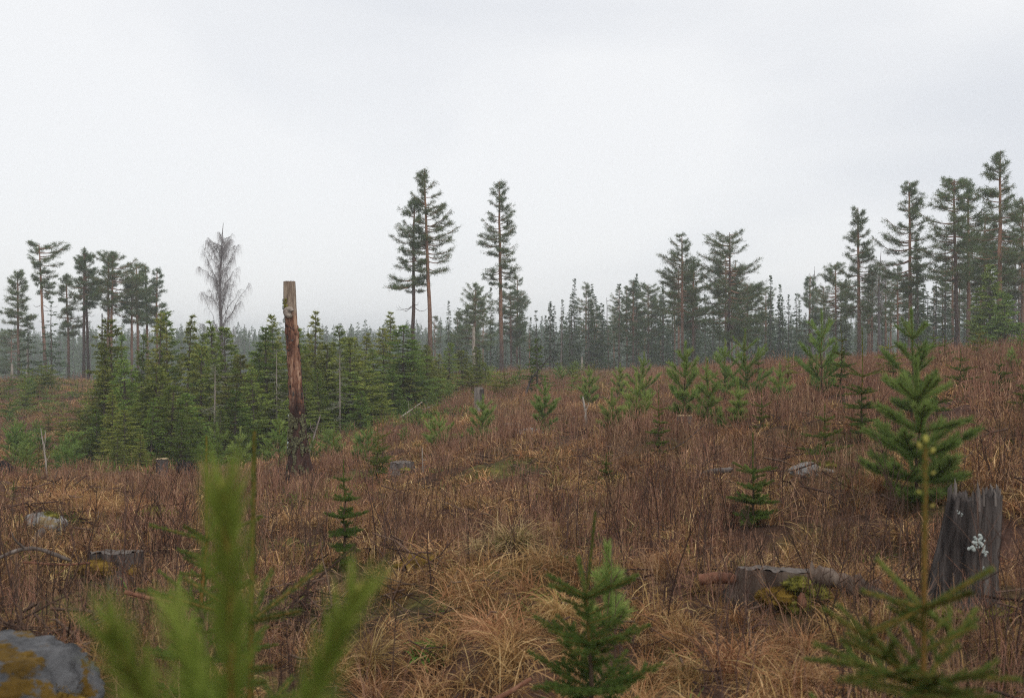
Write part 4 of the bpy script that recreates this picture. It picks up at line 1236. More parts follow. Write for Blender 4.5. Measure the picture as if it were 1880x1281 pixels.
def snag_mat():
    m, nt, b = mat('peeled_trunk_wood', .85, .2)
    tc = nt.nodes.new("ShaderNodeTexCoord")
    sp = nt.nodes.new("ShaderNodeSeparateXYZ"); nt.links.new(tc.outputs["Object"], sp.inputs[0])
    st = noise_fac(nt, 11, 8, .75, stretch=(1, 1, .14), dist=.5)
    bl = noise_fac(nt, 4.5, 5, .65, stretch=(1, 1, .5), dist=.6)
    top = ramp(nt, st, [(.3, (.06, .042, .032)), (.48, (.19, .14, .105)), (.62, (.36, .29, .22)), (.78, (.5, .43, .35))])
    red = ramp(nt, st, [(.3, (.03, .014, .010)), (.42, (.085, .036, .024)), (.52, (.23, .115, .072)), (.62, (.44, .29, .2)), (.74, (.6, .48, .37))])
    dark = ramp(nt, st, [(.3, (.008, .005, .005)), (.5, (.04, .02, .016)), (.7, (.10, .05, .038)), (.85, (.17, .12, .10))])
    blot = ramp(nt, bl, [(.42, (1, 1, 1)), (.49, (0, 0, 0))])
    red2 = mix(nt, blot, red, dark)
    def step(z, w):
        zz_ = mathn(nt, 'ADD', sp.outputs[2], mathn(nt, 'MULTIPLY', mathn(nt, 'SUBTRACT', bl, .5), w * 2.0))
        mr = N(nt, "ShaderNodeMapRange"); mr.inputs["From Min"].default_value = z - w * .4; mr.inputs["From Max"].default_value = z + w * .4
        nt.links.new(zz_, mr.inputs["Value"]); return mr.outputs[0]
    c = mix(nt, step(1.75, .6), dark, red2)
    c = mix(nt, step(3.62, .35), c, top)
    nt.links.new(c, b.inputs["Base Color"])
    bump(nt, b, st, 1.0, .02)
    return m
part('stem', mbt.data('stem', snag_mat(), True), t)
rg = np.random.default_rng(5)
ring = V[-1].copy()
part('sawn_top', disc(ring + np.array([0, 0, .002]), None, .006, rg).data('sawn_top', M['cutwood']), t)
# ring-shaped knot low on the head
kz = pz(575, d) - zb; kx = (533 - 548) / F * d
ua = np.linspace(0.5, 5.6, 22); wa = np.arange(12) / 12 * 2 * np.pi
RT, rt = .072, .058
kv = np.zeros((22, 12, 3))
taper = .75 + .45 * np.sin(np.linspace(0, 1, 22) * np.pi)
kv[..., 0] = np.cos(ua)[:, None] * (RT + (rt * taper)[:, None] * np.cos(wa))
kv[..., 2] = np.sin(ua)[:, None] * (RT + (rt * taper)[:, None] * np.cos(wa))
kv[..., 1] = -(rt * taper)[:, None] * np.sin(wa) * 1.15
kv *= (1 + .16 * (noise3(kv, 14, 4) - .5))[..., None]
ki = np.arange(22 * 12).reshape(22, 12)
kq = np.stack([ki[:-1], np.roll(ki[:-1], -1, 1), np.roll(ki[1:], -1, 1), ki[1:]], -1).reshape(-1, 4)
kb = part('knot', MB().mesh(kv, kq).data('knot', M['burl'], True), t); kb.location = (kx + .012, -.145, kz + .01)
kc = part('knot_core', blob(.075, .05, .085, 3, .2, 3, 18, 12).data('knot_core', M['burl'], True), kb); kc.location = (-.042, .015, -.02)
# flakes of old bark left on the sides
def flakes(n, prange, side_range, size, seed, m, name, thick=.012, lift=1.03):
    r = np.random.default_rng(seed)
    out = []
    for k in range(n):
        pr = r.uniform(*prange); a = r.uniform(*side_range)
        z = pz(pr, d) - zb
        i = int(np.clip(np.searchsorted(zz, z), 1, Kz - 2)); j = int(a / (2 * np.pi) * ns) % ns
        c = V[i, j] * np.array([1, 1, 1.0]); ctr = np.array([path[i, 0], path[i, 1], c[2]])
        nrm = unit(c - ctr); tan = np.array([-nrm[1], nrm[0], 0])
        w, h = r.uniform(.5, 1.0) * size, r.uniform(.7, 1.7) * size
        q = 9
        aa = np.arange(q) / q * 2 * np.pi
        rr = r.uniform(.65, 1.1, q)
        rim = c + np.outer(np.cos(aa) * rr * w, tan) + np.outer(np.sin(aa) * rr * h, UP) - np.outer((np.cos(aa) * rr * w) ** 2 / (2 * rb[i]), nrm)
        lo = rim - nrm * .01; hi = rim + nrm * thick * r.uniform(.6, 1.5) + UP * r.normal() * .004
        cv = c + nrm * (thick * 1.5)
        Vv = np.concatenate([lo, hi * .92 + cv * .08, cv[None]])
        k4 = np.arange(q)
        mb = MB().mesh(Vv, np.stack([k4, (k4 + 1) % q, (k4 + 1) % q + q, k4 + q], -1))
        mb.mesh(Vv, np.stack([k4 + q, (k4 + 1) % q + q, np.full(q, 2 * q)], -1))
        part(name, mb.data(name, m), t)
flakes(64, (766, 834), (3.2, 6.3), .068, 11, M['barklichen'], 'bark_flake', .03)
flakes(16, (814, 872), (3.1, 6.4), .06, 12, M['barklichen'], 'bark_flake', .016)
flakes(10, (548, 594), (2.5, 3.6), .034, 13, M['lichen'], 'bark_flake', .03)
flakes(5, (548, 566), (3.8, 4.6), .03, 14, M['moss'], 'moss_tuft', .02)
flakes(26, (600, 760), (3.1, 6.4), .04, 16, M['redwood'], 'bark_flake', .014)
flakes(12, (620, 740), (3.1, 6.4), .035, 17, M['darkwood'], 'bark_flake', .012)
flakes(12, (752, 828), (3.0, 3.5), .045, 15, M['lichen'], 'bark_flake', .03)

# short grey snag beyond the boulder
d = 34.0; x0 = px(879, d); zb = terr1(x0, d)
t = thing('short_snag', 'short grey dead trunk with bark remnants behind a bushy pine sapling', 'dead tree', (x0, d, zb))
Hs = pz(711, d) - zb
zz = np.linspace(-.1, Hs, 40); path = np.zeros((40, 2)); a = np.arange(28) / 28 * 2 * np.pi
rr = .15 * (1.15 - .2 * zz / Hs)[:, None] * (1 + (noise2(np.cos(a)[None] * 4 + 5, np.sin(a)[None] * 4 + zz[:, None], 3) - .5) * .2)
mbx, V = lathe(zz, path, rr, 28)
part('stem', mbx.data('stem', M['palebark'], True), t)
part('sawn_top', disc(V[-1] + np.array([0, 0, .003])).data('sawn_top', M['cutwood']), t)
a2 = np.linspace(5.0, 6.3, 10); z2 = np.linspace(.25, Hs - .05, 12)
sh = np.stack([np.outer(np.ones(12), np.cos(a2)) * .175, np.outer(np.ones(12), np.sin(a2)) * .175, np.outer(z2, np.ones(10))], -1)
sh *= 1 + .12 * (noise3(sh, 9, 8)[..., None] - .5) * np.array([1, 1, 0])
ii = np.arange(120).reshape(12, 10)
part('bark', MB().mesh(sh, np.stack([ii[:-1, :-1], ii[:-1, 1:], ii[1:, 1:], ii[1:, :-1]], -1).reshape(-1, 4)).data('bark', M['darkwood'], True), t)

# ------------------------------------------------------------------ jagged grey stump at the front right
d = 5.7; x0 = px(1765, d); zb = terr1(x0, d)
t = (CLEAR.append((x0, d, .24)), CLEAR.append((x0 - .02, d - .2, .16))) and thing('jagged_stump', 'tall jagged dark-grey rotten stump with white lichen spots', 'stump', (x0, d, zb))
Hs = pz(912, d) - zb
K, ns = 70, 120
zz = np.linspace(-.12, Hs, K)
a = np.arange(ns) / ns * 2 * np.pi
u = np.clip(zz / Hs, 0, 1)
groove = (noise2(np.cos(a) * 9 + 20, np.sin(a) * 9 + 20, 2) - .5) * .20 + (noise2(np.cos(a) * 22 + 50, np.sin(a) * 22 + 50, 3) - .5) * .14
groove = groove[None] + (noise2(np.cos(a)[None] * 6 + 8, np.sin(a)[None] * 6 + zz[:, None] * 3, 4) - .5) * .12
groove = groove + np.where(noise2(np.cos(a) * 14 + 70, np.sin(a) * 14 + 70, 6) < .22, -.13, 0)[None] * np.clip(u * 1.6 - .1, .1, 1)[:, None]
flare = np.clip((.30 - zz) / .4, 0, 1)[:, None] ** 2 * (.45 + .55 * np.maximum(0, np.cos(a * 3 + .5))[None])
rr = np.interp(u, [0, .25, 1], [.185, .165, .128])[:, None] * (1 + groove + flare * .6)
path = np.stack([np.interp(u, [0, 1], [-.01, .085]), np.zeros(K)], -1)
jag = (noise2(np.cos(a) * 5 + 31, np.sin(a) * 5 + 31, 9) - .5) * .05 + (noise2(np.cos(a) * 20 + 3, np.sin(a) * 20 + 3, 10) - .5) * .05 + .012 * np.cos(a)
Zr = zz[:, None] + (np.clip((u - .55) / .45, 0, 1)[:, None]) * jag[None]
mbx, V = lathe(Zr, path, rr, ns)
# rotten hollow inside the top
inner = []
for f, dz in ((.86, -.012), (.68, -.05), (.45, -.075), (.2, -.085), (.03, -.085)):
    c = V[-1].mean(0); q = c + (V[-1] - c) * np.array([f, f, .45 * f]); q[:, 2] += dz + (noise2(np.cos(a) * 14 * f, np.sin(a) * 14 * f, 17) - .5) * .05
    inner.append(q)
Vi = np.stack([V[-1]] + inner)
ii = np.arange(6 * ns).reshape(6, ns)
part('wood', mbx.data('wood', M['darkwood'], True), t)
part('rotten_top', MB().mesh(Vi, np.stack([ii[:-1], np.roll(ii[:-1], -1, 1), np.roll(ii[1:], -1, 1), ii[1:]], -1).reshape(-1, 4)).data('rotten_top', M['darkwood']), t)
r = np.random.default_rng(8)
for k in range(20):
    j = r.integers(0, ns); b = V[-1, j]; h = r.uniform(.02, .085) if k else .12
    if k == 0: b = V[-1, 84]
    w = r.uniform(.006, .014)
    P = np.array([b + [0, 0, -.05], b + [0, 0, h * .5], b + [r.normal() * .006, r.normal() * .006, h]])
    part('splinter', MB().tubes(P, np.array([w, w * .7, .001]), 5).data('splinter', M['greywood']), t)
def lichen_patch(cx, cz, size, seed, n=26):
    r = np.random.default_rng(seed)
    mb = MB()
    for k in range(n):
        ax, az = r.normal() * size * .45, r.normal() * size * .5
        zt = cz + az; xt = cx + ax
        rr_ = .165
        y = -math.sqrt(max(rr_ ** 2 - min(abs(xt - .03), rr_) ** 2, 1e-4)) - .008
        q = 7; aa = np.arange(q) / q * 2 * np.pi; s_ = size * r.uniform(.16, .32)
        rim = np.stack([xt + np.cos(aa) * s_, np.full(q, y + .004), zt + np.sin(aa) * s_], -1) + r.normal(size=(q, 3)) * s_ * .15
        V_ = np.concatenate([rim, [[xt, y - .008, zt]]])
        k_ = np.arange(q)
        mb.mesh(V_, np.stack([(k_ + 1) % q, k_, np.full(q, q)], -1))
    part('lichen_patch', mb.data('lichen_patch', M['lichen']), t, True)
lichen_patch(.025, pz(984, d) - zb, .042, 1)
lichen_patch(.066, pz(1004, d) - zb, .026, 2, 16)
lichen_patch(.052, pz(1030, d) - zb, .010, 3, 8)
lichen_patch(-.07, pz(935, d) - zb, .014, 4, 8)
for k, (ax, ay, s_) in enumerate(((-.16, -.16, .09), (.1, -.2, .08), (-.02, -.23, .07), (.2, -.08, .08))):
    b = part('moss_cushion', fuzz(s_ * 1.2, s_, s_ * .5, 60 + k, M['moss']), t); b.location = (ax, ay, .04)
for k, az in enumerate((3.6, 4.5, 5.6, .4)):
    e = np.array([math.cos(az), math.sin(az), 0])
    part('root', limb([e * .1 + UP * .12, e * .2 + UP * .04, e * .38 - UP * .05], .06, .025, 12, 8, k, .1).data('root', M['darkwood'], True), t)

# ------------------------------------------------------------------ low sawn stumps
def low_stump(name, lab, p, d, ptop, w, seed, wood='greywood', top='cutwood', flare=.55, tilt=(0, 0), rim=0.0, mossn=3, lobes=4, hmin=.1, mossm='moss'):
    x0 = px(p, d); zb = terr1(x0, d)
    H = max(pz(ptop, d) - zb, hmin)
    rg = np.random.default_rng(seed); CLEAR.append((x0, d, w * .62)); CLEAR.append((x0, d - w * .7, w * .6))
    t = thing(name, lab, 'stump', (x0, d, zb))
    K, ns = 24, 48
    zz = np.linspace(-.12, H, K); a = np.arange(ns) / ns * 2 * np.pi; u = np.clip(zz / H, 0, 1)
    ph = rg.uniform(0, 6.28)
    lob = np.maximum(0, np.cos(a * lobes / 2 + ph)) ** 2
    rr = w / 2 * (1 + (noise2(np.cos(a) * 4 + seed, np.sin(a) * 4, 2) - .5) * .25 + (noise2(np.cos(a) * 14 + seed, np.sin(a) * 14, 3) - .5) * .1)[None] * (1 + flare * ((1 - u) ** 1.6)[:, None] * (.35 + lob[None]))
    Zr = zz[:, None] + u[:, None] * (tilt[0] * np.cos(a) + tilt[1] * np.sin(a))[None] * w / 2
    mb, V = lathe(Zr, np.zeros((K, 2)), rr, ns)
    part('wood', mb.data('wood', M[wood], True), t)
    rg2 = np.random.default_rng(seed + 1)
    part('sawn_top', disc(V[-1] + np.array([0, 0, .003]), None, .006, rg2, 7).data('sawn_top', M[top]), t)
    for k in range(mossn):
        az = rg.uniform(3.4, 6.0); s_ = w * rg.uniform(.16, .28)
        b = part('moss_cushion', fuzz(s_ * 1.2, s_ * .8, s_ * .5, seed + k, M[mossm]), t)
        b.location = (math.cos(az) * w * .55, math.sin(az) * w * .55, rg.uniform(.15, .8) * H)
    return t, H, zb
t, H, zb = low_stump('mossy_stump', 'low broad sawn stump with moss and a sloping root beside the jagged stump', 1425, 6.3, 1046, .46, 21, wood='brownwood', tilt=(-.04, -.16), mossn=0, flare=.35, lobes=5)
bx = px(1425, 6.3)
def rel(p, q, dd): return np.array([px(p, dd) - bx, dd - 6.3, pz(q, dd) - zb])
part('root', limb([rel(1490, 1058, 6.2), rel(1530, 1062, 6.15), rel(1600, 1090, 6.0), rel(1690, 1135, 5.85)], .075, .045, 18, 10, 3, .16).data('root', M['brownwood'], True), t)
part('root', limb([rel(1600, 1078, 6.3), rel(1630, 1088, 6.25), rel(1662, 1120, 6.2)], .06, .05, 12, 10, 4, .1).data('root', M['brownwood'], True), t)
for k, (p, q, s_) in enumerate(((1425, 1098, .085), (1465, 1072, .06), (1500, 1092, .07), (1535, 1108, .075), (1570, 1122, .07), (1470, 1112, .075), (1510, 1125, .08))):
    b = part('moss_cushion', fuzz(s_ * 1.25, s_ * .8, s_ * .62, 30 + k, M['moss' if k % 3 else 'mossgold'], .55), t); b.location = rel(p, q, 6.02)
kn = part('red_bark_scar', blob(.028, .02, .05, 77, .3, 3, 14, 10).data('red_bark_scar', M['redwood'], True), t); kn.location = rel(1473, 1103, 5.96)
tag(part('log_end', limb([on(1285, 6.35, .12), on(1318, 6.32, .15), on(1352, 6.3, .15)], .036, .036, 10, 10, 5, .03).data('log_end', M['redwood'], True), None),
    'short reddish log end poking from behind the low mossy stump', 'log').name = 'broken_log'
low_stump('grey_stump', 'wide flat-topped grey stump half hidden in twigs at left', 212, 7.6, 1014, .40, 22, wood='darkwood', tilt=(0, -.14), top='cutwood', mossn=3, hmin=.12, mossm='mossgold')
low_stump('pale_stump', 'flat pale-edged stump beside the round low spruce', 738, 20, 848, .44, 23, mossn=2, hmin=.18)
low_stump('cut_stump', 'small stump with bright cream cut face on the brown slope', 1258, 19, 772, .28, 24, top='creamwood', mossn=0, hmin=.25)
low_stump('cut_stump', 'little dark stump with pale top below the thicket', 297, 27, 842, .30, 25, top='creamwood', wood='darkwood', mossn=0, hmin=.25)
low_stump('old_stump', 'dark low stump lying in twigs behind the rounded pale boulder', 940, 27, 778, .5, 26, wood='darkwood', mossn=1, hmin=.25)

# charred lumps
def lump(name, lab, cat, p, d, s_, seed, m, up=0.0, amp=.5, sub=0):
    x0 = px(p, d); z = terr1(x0, d)
    t = thing(name, lab, cat, (x0, d, z + up))
    part('body', blob(*s_, seed, amp, 2.6, 30, 20).data('body', m, True), t)
    r = np.random.default_rng(seed)
    for k in range(sub):
        az = r.uniform(0, 6.28); l = r.uniform(.8, 1.5) * max(s_)
        e = np.array([math.cos(az), math.sin(az) * .6, r.uniform(.2, 1.1)])
        part('root_stub', limb([e * .2 * l, e * l], min(s_) * .35, min(s_) * .1, 8, 6, k, .2).data('root_stub', m, True), t)
    return t
lump('charred_root', 'black charred root plate at the foot of the thicket', 'root', 343, 28.5, (.3, .2, .3), 41, M['blackwood'], .18, .6, 5)
lump('charred_wood', 'small black splinter of rotten wood behind the pale tussock', 'wood', 912, 8.4, (.055, .045, .10), 42, M['blackwood'], .09, .5, 3)
lump('rotten_mound', 'rotten moss-topped stump mound between brown twigs, mid-front', 'stump', 772, 8.0, (.16, .14, .13), 44, M['mossgold'], .06, .5, 3)
lump('charred_root', 'dark upturned root at the left frame edge below the slope', 'root', 8, 26, (.26, .2, .2), 43, M['blackwood'], .1, .6, 4)

# ------------------------------------------------------------------ rocks
d = 3.6; x0 = px(-62, d); z = terr1(x0, d)
t = (CLEAR.append((x0, d, .5)), 1) and thing('mossy_boulder', 'grey boulder with ochre moss in the bottom-left corner', 'boulder', (x0, d, z))
rb_ = part('rock', blob(.42, .36, .40, 51, .34, 2.9, 120, 80, flat=.3).data('rock', M['rock'], True), t); rb_.location = (-.03, 0, .195)
r = np.random.default_rng(3)
for k in range(10):
    az = r.uniform(4.3, 6.3); h = r.uniform(-.02, .24); s_ = r.uniform(.05, .10)
    b = part('moss_cushion', fuzz(s_ * 1.4, s_, s_ * .7, 300 + k, M['mossgold'], .5, 3, 1500, .014), t)
    q = math.sqrt(max(1 - (h / .42) ** 2, .1)); b.location = (math.cos(az) * .37 * q, math.sin(az) * .31 * q, .195 + h)
def rock(name, lab, p, d, s_, seed, up, m='rockpale', moss=0, mm='moss'):
    x0 = px(p, d); z = terr1(x0, d)
    CLEAR.append((x0, d, s_[0])); CLEAR.append((x0, d - s_[0] * .6, s_[0] * .8))
    t = thing(name, lab, 'boulder', (x0, d, z + up))
    part('rock', blob(*s_, seed, .2, 1.6, 48, 30).data('rock', M[m], True), t)
    r = np.random.default_rng(seed)
    for k in range(moss):
        b = part('moss_cushion', fuzz(s_[0] * .4, s_[0] * .3, s_[2] * .3, seed + 10 + k, M[mm]), t)
        b.location = (s_[0] * (.25 + .4 * r.random()), -s_[1] * .4 * r.random(), s_[2] * .72)
rock('rounded_boulder', 'rounded pale boulder among brown twigs below the neat pine', 976, 23, (.38, .3, .26), 52, .12)
rock('pale_rock', 'pale grey rock with yellow moss left of the sturdy pine', 1492, 10.3, (.24, .2, .085), 53, .035, moss=4)
rock('grey_rock', 'grey rock with yellow moss behind the grey stump, far left', 80, 10.2, (.22, .18, .13), 54, .10, moss=3)
for k, (p, d, s_, lab) in enumerate(((286, 11.5, .16, 'yellow moss cushion in the twigs behind the grey stump'), (500, 20, .2, 'yellow moss cushion at the foot of the tall snag, left'), (566, 20.5, .16, 'yellow moss cushion at the foot of the tall snag, right'),
                                   (982, 14.5, .2, 'long ochre moss cushion on mid brown slope'), (1140, 13, .12, 'ochre moss cushion beside the tiny dark spruce'), (1390, 20, .16, 'orange moss cushion on the slope below the ridge'))):
    o = ob('moss_cushion', fuzz(s_ * 1.5, s_, s_ * .5, 80 + k, M['moss'], .6, 3.2, 1200, .03))
    o.location = on(p, d, s_ * .15); tag(o, lab, 'moss')

# ------------------------------------------------------------------ fallen and standing sticks
def stick(name, lab, pts, r0, r1, m, seed, twigs=0, cat='branch'):
    P = np.array(pts)
    c = P[0].copy()
    t = thing(name, lab, cat, tuple(c))
    part('limb', limb(P - c, r0, r1, 18, 7, seed, .08).data('limb', M[m], True), t)
    r = np.random.default_rng(seed)
    for k in range(twigs):
        f = r.uniform(.2, .9); b = np.array([np.interp(f, np.linspace(0, 1, len(P)), P[:, i] - c[i]) for i in range(3)])
        L = np.linalg.norm(P[-1] - P[0]) * r.uniform(.12, .3)
        e = unit(r.normal(size=3) + np.array([0, 0, .5])) * L
        part('side_twig', limb([b, b + e * .5 + r.normal(size=3) * L * .1, b + e], r1 * .8, r1 * .25, 8, 5, k, .1).data('side_twig', M[m], True), t)
    return t
stick('dead_branch', 'arched grey dead branch lying over twigs at the left edge', [np.array([px(a, 6.2), 6.2, pz(b, 6.2)]) for a, b in ((-40, 1040), (0, 1023), (35, 1008), (68, 1006), (100, 1018), (130, 1030))], .013, .011, 'stick', 61, 3)
stick('dead_branch', 'thin reddish twig crossing the arched grey branch', [np.array([px(a, 6.25), 6.25, pz(b, 6.25)]) for a, b in ((40, 1032), (90, 1036), (128, 1037), (165, 1033))], .008, .007, 'redwood', 62, 1)
stick('dead_branch', 'reddish bare stick lying behind the blurred pine', [np.array([px(a, 5.4), 5.4, pz(b, 5.4)]) for a, b in ((228, 1087), (270, 1098), (310, 1106), (372, 1120))], .012, .008, 'redwood', 63, 2)
stick('broken_stick', 'broken stick with orange end at the bottom edge, centre', [np.array([px(a, 4.3), 4.3, pz(b, 4.3)]) for a, b in ((890, 1296), (935, 1272), (976, 1246))], .013, .010, 'redwood', 64, 0)
stick('grey_log', 'weathered grey log end in twigs behind the sparse spruce', [on(1262, 11.6, .02), on(1300, 11.4, .08), on(1346, 11.2, .17)], .045, .03, 'greywood', 65, 0, 'log')
stick('leaning_log', 'slanting grey log in the twigs at far left', [on(30, 9.2, .02), on(52, 9.4, .10), on(78, 9.6, .2)], .05, .04, 'greywood', 66, 0, 'log')
stick('dead_branch', 'thin dark branch rising from twigs on the brown slope', [on(1232, 15, .1), on(1260, 15, .2), on(1294, 15.1, .34)], .012, .006, 'darkwood', 67, 2)
stick('pale_dead_stem', 'pale broken birch stem upright in brown twigs, mid-clearing', [on(1078, 24, 0), on(1075, 24, .5), np.array([px(1070, 24), 24, pz(728, 24)])], .045, .02, 'palestick', 68, 2, 'dead tree')
stick('pale_dead_stem', 'short white upright stick right of the flat pale stump', [on(776, 19, 0), np.array([px(775, 19), 19, pz(822, 19)])], .016, .010, 'palestick', 69, 1, 'dead tree')
stick('leaning_snag', 'dark dead trunk leaning across the lone ragged spruce', [on(962, 41.5, 0), np.array([px(975, 41.5), 41.5, pz(694, 41.5)]), np.array([px(1012, 41.5), 41.5, pz(652, 41.5)])], .05, .02, 'darkwood', 70, 4, 'dead tree')
for k, (a, b, dd, m, lab) in enumerate((((735, 768), (776, 737), 41, 'palestick', 'fallen thin grey pole, steepest on the slope below the thicket'), ((742, 768), (800, 742), 40, 'stick', 'fallen grey pole, lower one on the slope below thicket'), ((565, 778), (588, 762), 30, 'stick', 'short grey pole propped beside the tall snag'))):
    A0, B0 = on(a[0], dd, .1), on(b[0], dd + 2, .1)
    B0[2] = max(B0[2], pz(b[1], dd + 2)); stick('fallen_pole', lab, [A0, (A0 + B0) / 2, B0], .04, .02, m, 71 + k, 3, 'log')
# small forked birch
t = stick('small_birch', 'small forked white birch stem on the slope at far left', [on(84, 26, 0), np.array([px(84, 26), 26, pz(850, 26)]), np.array([px(79, 26), 26, pz(818, 26)]), np.array([px(74, 26), 26, pz(785, 26)])], .03, .012, 'palestick', 75, 4, 'birch tree')
c = np.array(t.location)
part('fork', limb([np.array([px(80, 26), 26, pz(826, 26)]) - c, np.array([px(83, 26), 26, pz(805, 26)]) - c, np.array([px(82, 26), 26, pz(790, 26)]) - c], .016, .008, 8, 6, 2, .1).data('fork', M['palestick'], True), t)
# ------------------------------------------------------------------ ground cover
def grass_kind(seed, n, l0, l1, w, spread, droop, m, upright=.35):
    r = np.random.default_rng(seed)
    az = r.uniform(0, 6.28, n); bz = r.uniform(0, 6.28, n); br = r.uniform(0, spread, n)
    L = r.uniform(l0, l1, n)
    s = np.linspace(0, 1, 5)
    e0 = r.uniform(upright, 1.35, n)
    k = droop * r.uniform(.6, 1.4, n)
    ang = e0[:, None] - k[:, None] * s[None] * 1.9
    ds = L[:, None] / 4
    hx = np.concatenate([np.zeros((n, 1)), np.cumsum(np.cos(ang[:, :-1]) * ds, 1)], 1)
    hz = np.concatenate([np.zeros((n, 1)), np.cumsum(np.sin(ang[:, :-1]) * ds, 1)], 1)
    P = np.zeros((n, 5, 3))
    P[..., 0] = (np.cos(bz) * br)[:, None] + np.cos(az)[:, None] * hx
    P[..., 1] = (np.sin(bz) * br)[:, None] + np.sin(az)[:, None] * hx
    P[..., 2] = np.maximum(hz, -.02)
    sd = np.stack([-np.sin(az), np.cos(az), r.normal(size=n) * .4], -1)
    W = w * r.uniform(.7, 1.3, n)[:, None] * np.array([.8, 1, .9, .6, .1])
    return MB().ribbons(P, W, norm(sd), np.clip(r.normal(.5, .22, n), 0, 1)).data('grass_kind', m)

def twig_kind(seed, n, h0, h1, w, spread, m, side=3, lean=.25, sides=3):
    r = np.random.default_rng(seed)
    mb = MB()
    bz = r.uniform(0, 6.28, n); br = spread * np.sqrt(r.random(n))
    H = r.uniform(h0, h1, n); az = r.uniform(0, 6.28, n); ln = np.abs(r.normal(size=n)) * lean
    s = np.linspace(0, 1, 5)
    P = np.zeros((n, 5, 3))
    P[..., 0] = (np.cos(bz) * br)[:, None] + (np.cos(az) * ln * H)[:, None] * s ** 1.3
    P[..., 1] = (np.sin(bz) * br)[:, None] + (np.sin(az) * ln * H)[:, None] * s ** 1.3
    P[..., 2] = H[:, None] * s - .03
    P[:, 1:] += r.normal(size=(n, 4, 3)) * .018 * H[:, None, None]
    tone = np.clip(r.normal(.45, .2, n), 0, 1)
    R_ = w / 2 * r.uniform(.6, 1.3, n)[:, None] * (1 - .7 * s)
    mb.tubes(P, R_, sides, tone)
    if side:
        m_ = n * side
        i = np.repeat(np.arange(n), side)
        f = r.uniform(.3, .95, m_) * 4; i0 = np.minimum(f.astype(int), 3)
        b = P[i, i0] + (P[i, i0 + 1] - P[i, i0]) * (f - i0)[:, None]
        a = r.uniform(0, 6.28, m_)
        d = norm(np.stack([np.cos(a), np.sin(a), r.uniform(.6, 2.2, m_)], -1))
        l = H[i] * r.uniform(.12, .38, m_)
        s3 = np.linspace(0, 1, 3)
        Q = b[:, None] + d[:, None] * (l[:, None] * s3)[..., None]
        Q[:, 1:] += r.normal(size=(m_, 2, 3)) * .03 * l[:, None, None]
        mb.tubes(Q, w * .3 * np.broadcast_to(1 - .8 * s3, (m_, 3)), 3, tone[i])
    return mb.data('twig_kind', m)

HALF = .60
def pts_in(r, d0, d1, dens, mask=None):
    hf = .95 if d1 < 10 else .72 if d1 < 17 else HALF
    n = int(dens * hf * (d1 ** 2 - d0 ** 2))
    rr = np.sqrt(r.uniform(d0 ** 2, d1 ** 2, n)); th = r.uniform(-hf, hf, n)
    P = np.stack([np.sin(th) * rr, np.cos(th) * rr], -1)
    if mask is not None:
        P = P[r.random(len(P)) < mask(P[:, 0], P[:, 1])]
    for cx_, cy_, cr_ in CLEAR:
        P = P[np.hypot(P[:, 0] - cx_, P[:, 1] - cy_) > cr_]
    return P

def emit(name, sets, label, seed):
    """sets: (points, kind indices, scale low, scale high, tilt)"""
    r = np.random.default_rng(seed)
    PP, RR, SS, VV = [], [], [], []
    meshes = []
    for P, ms, s0, s1, tilt in sets:
        k0 = len(meshes); meshes += ms
        n = len(P)
        PP.append(np.column_stack([P, terr(P[:, 0], P[:, 1]) - .01]))
        RR.append(np.column_stack([r.normal(size=(n, 2)) * tilt, r.uniform(0, 6.28, n)]))
        s = r.uniform(s0, s1, n)
        SS.append(np.stack([s, s, s * r.uniform(.8, 1.2, n)], -1))
        VV.append(k0 + r.integers(0, len(ms), n))
    return scatter(name, np.concatenate(PP), meshes, np.concatenate(RR), np.concatenate(SS), np.concatenate(VV), label)

def colpx(x, y): return CX + x / np.maximum(y, .1) * F
def sm(v, a, b):
    t = np.clip((v - a) / (b - a), 0, 1); return t * t * (3 - 2 * t)

def twig_mask(x, y):
    """thickets of bare raspberry and heather stems: heavy on the ridge and at far left, open strips of matted grass between"""
    c = colpx(x, y)
    n = fbm(x / 2.6, y / 3.4, 77, 3)
    base = sm(n, .40, .58)
    ridge = sm(c, 1050, 1350) * sm(y, 9, 14)
    leftn = sm(600 - c, 0, 120) * sm(9.5 - y, 0, 2.5) * sm(y, 3.6, 5)
    front = sm(7.0 - y, 0, 2) * sm(c, 600, 700) * (1 - sm(c, 1150, 1300))
    slope = sm(y, 24, 32) * (1 - sm(c, 560, 1000))
    return (.25 + .75 * sm(fbm(x / .9 + 40, y / 1.2, 58, 3), .34, .48)) * np.clip(base * .75 + .12 + ridge * .65 + leftn * .8 - front * .55 - slope * .3, .03, 1)
def grass_mask(x, y):
    return np.clip(1.12 - twig_mask(x, y) * .8, .22, 1) * (.12 + .88 * sm(fbm(x / .8, y / 1.1, 55, 3), .38, .5))
def green_mask(x, y):
    c = colpx(x, y)
    a = sm(c, 540, 600) * (1 - sm(c, 780, 880)) * sm(y, 35, 39) * (1 - sm(y, 47, 52))
    b = sm(fbm(x / 1.7, y / 1.7, 91, 2), .54, .66) * .45
    cl = sm(y, 45, 60) * .35
    return np.clip(a + b + cl, 0, 1)

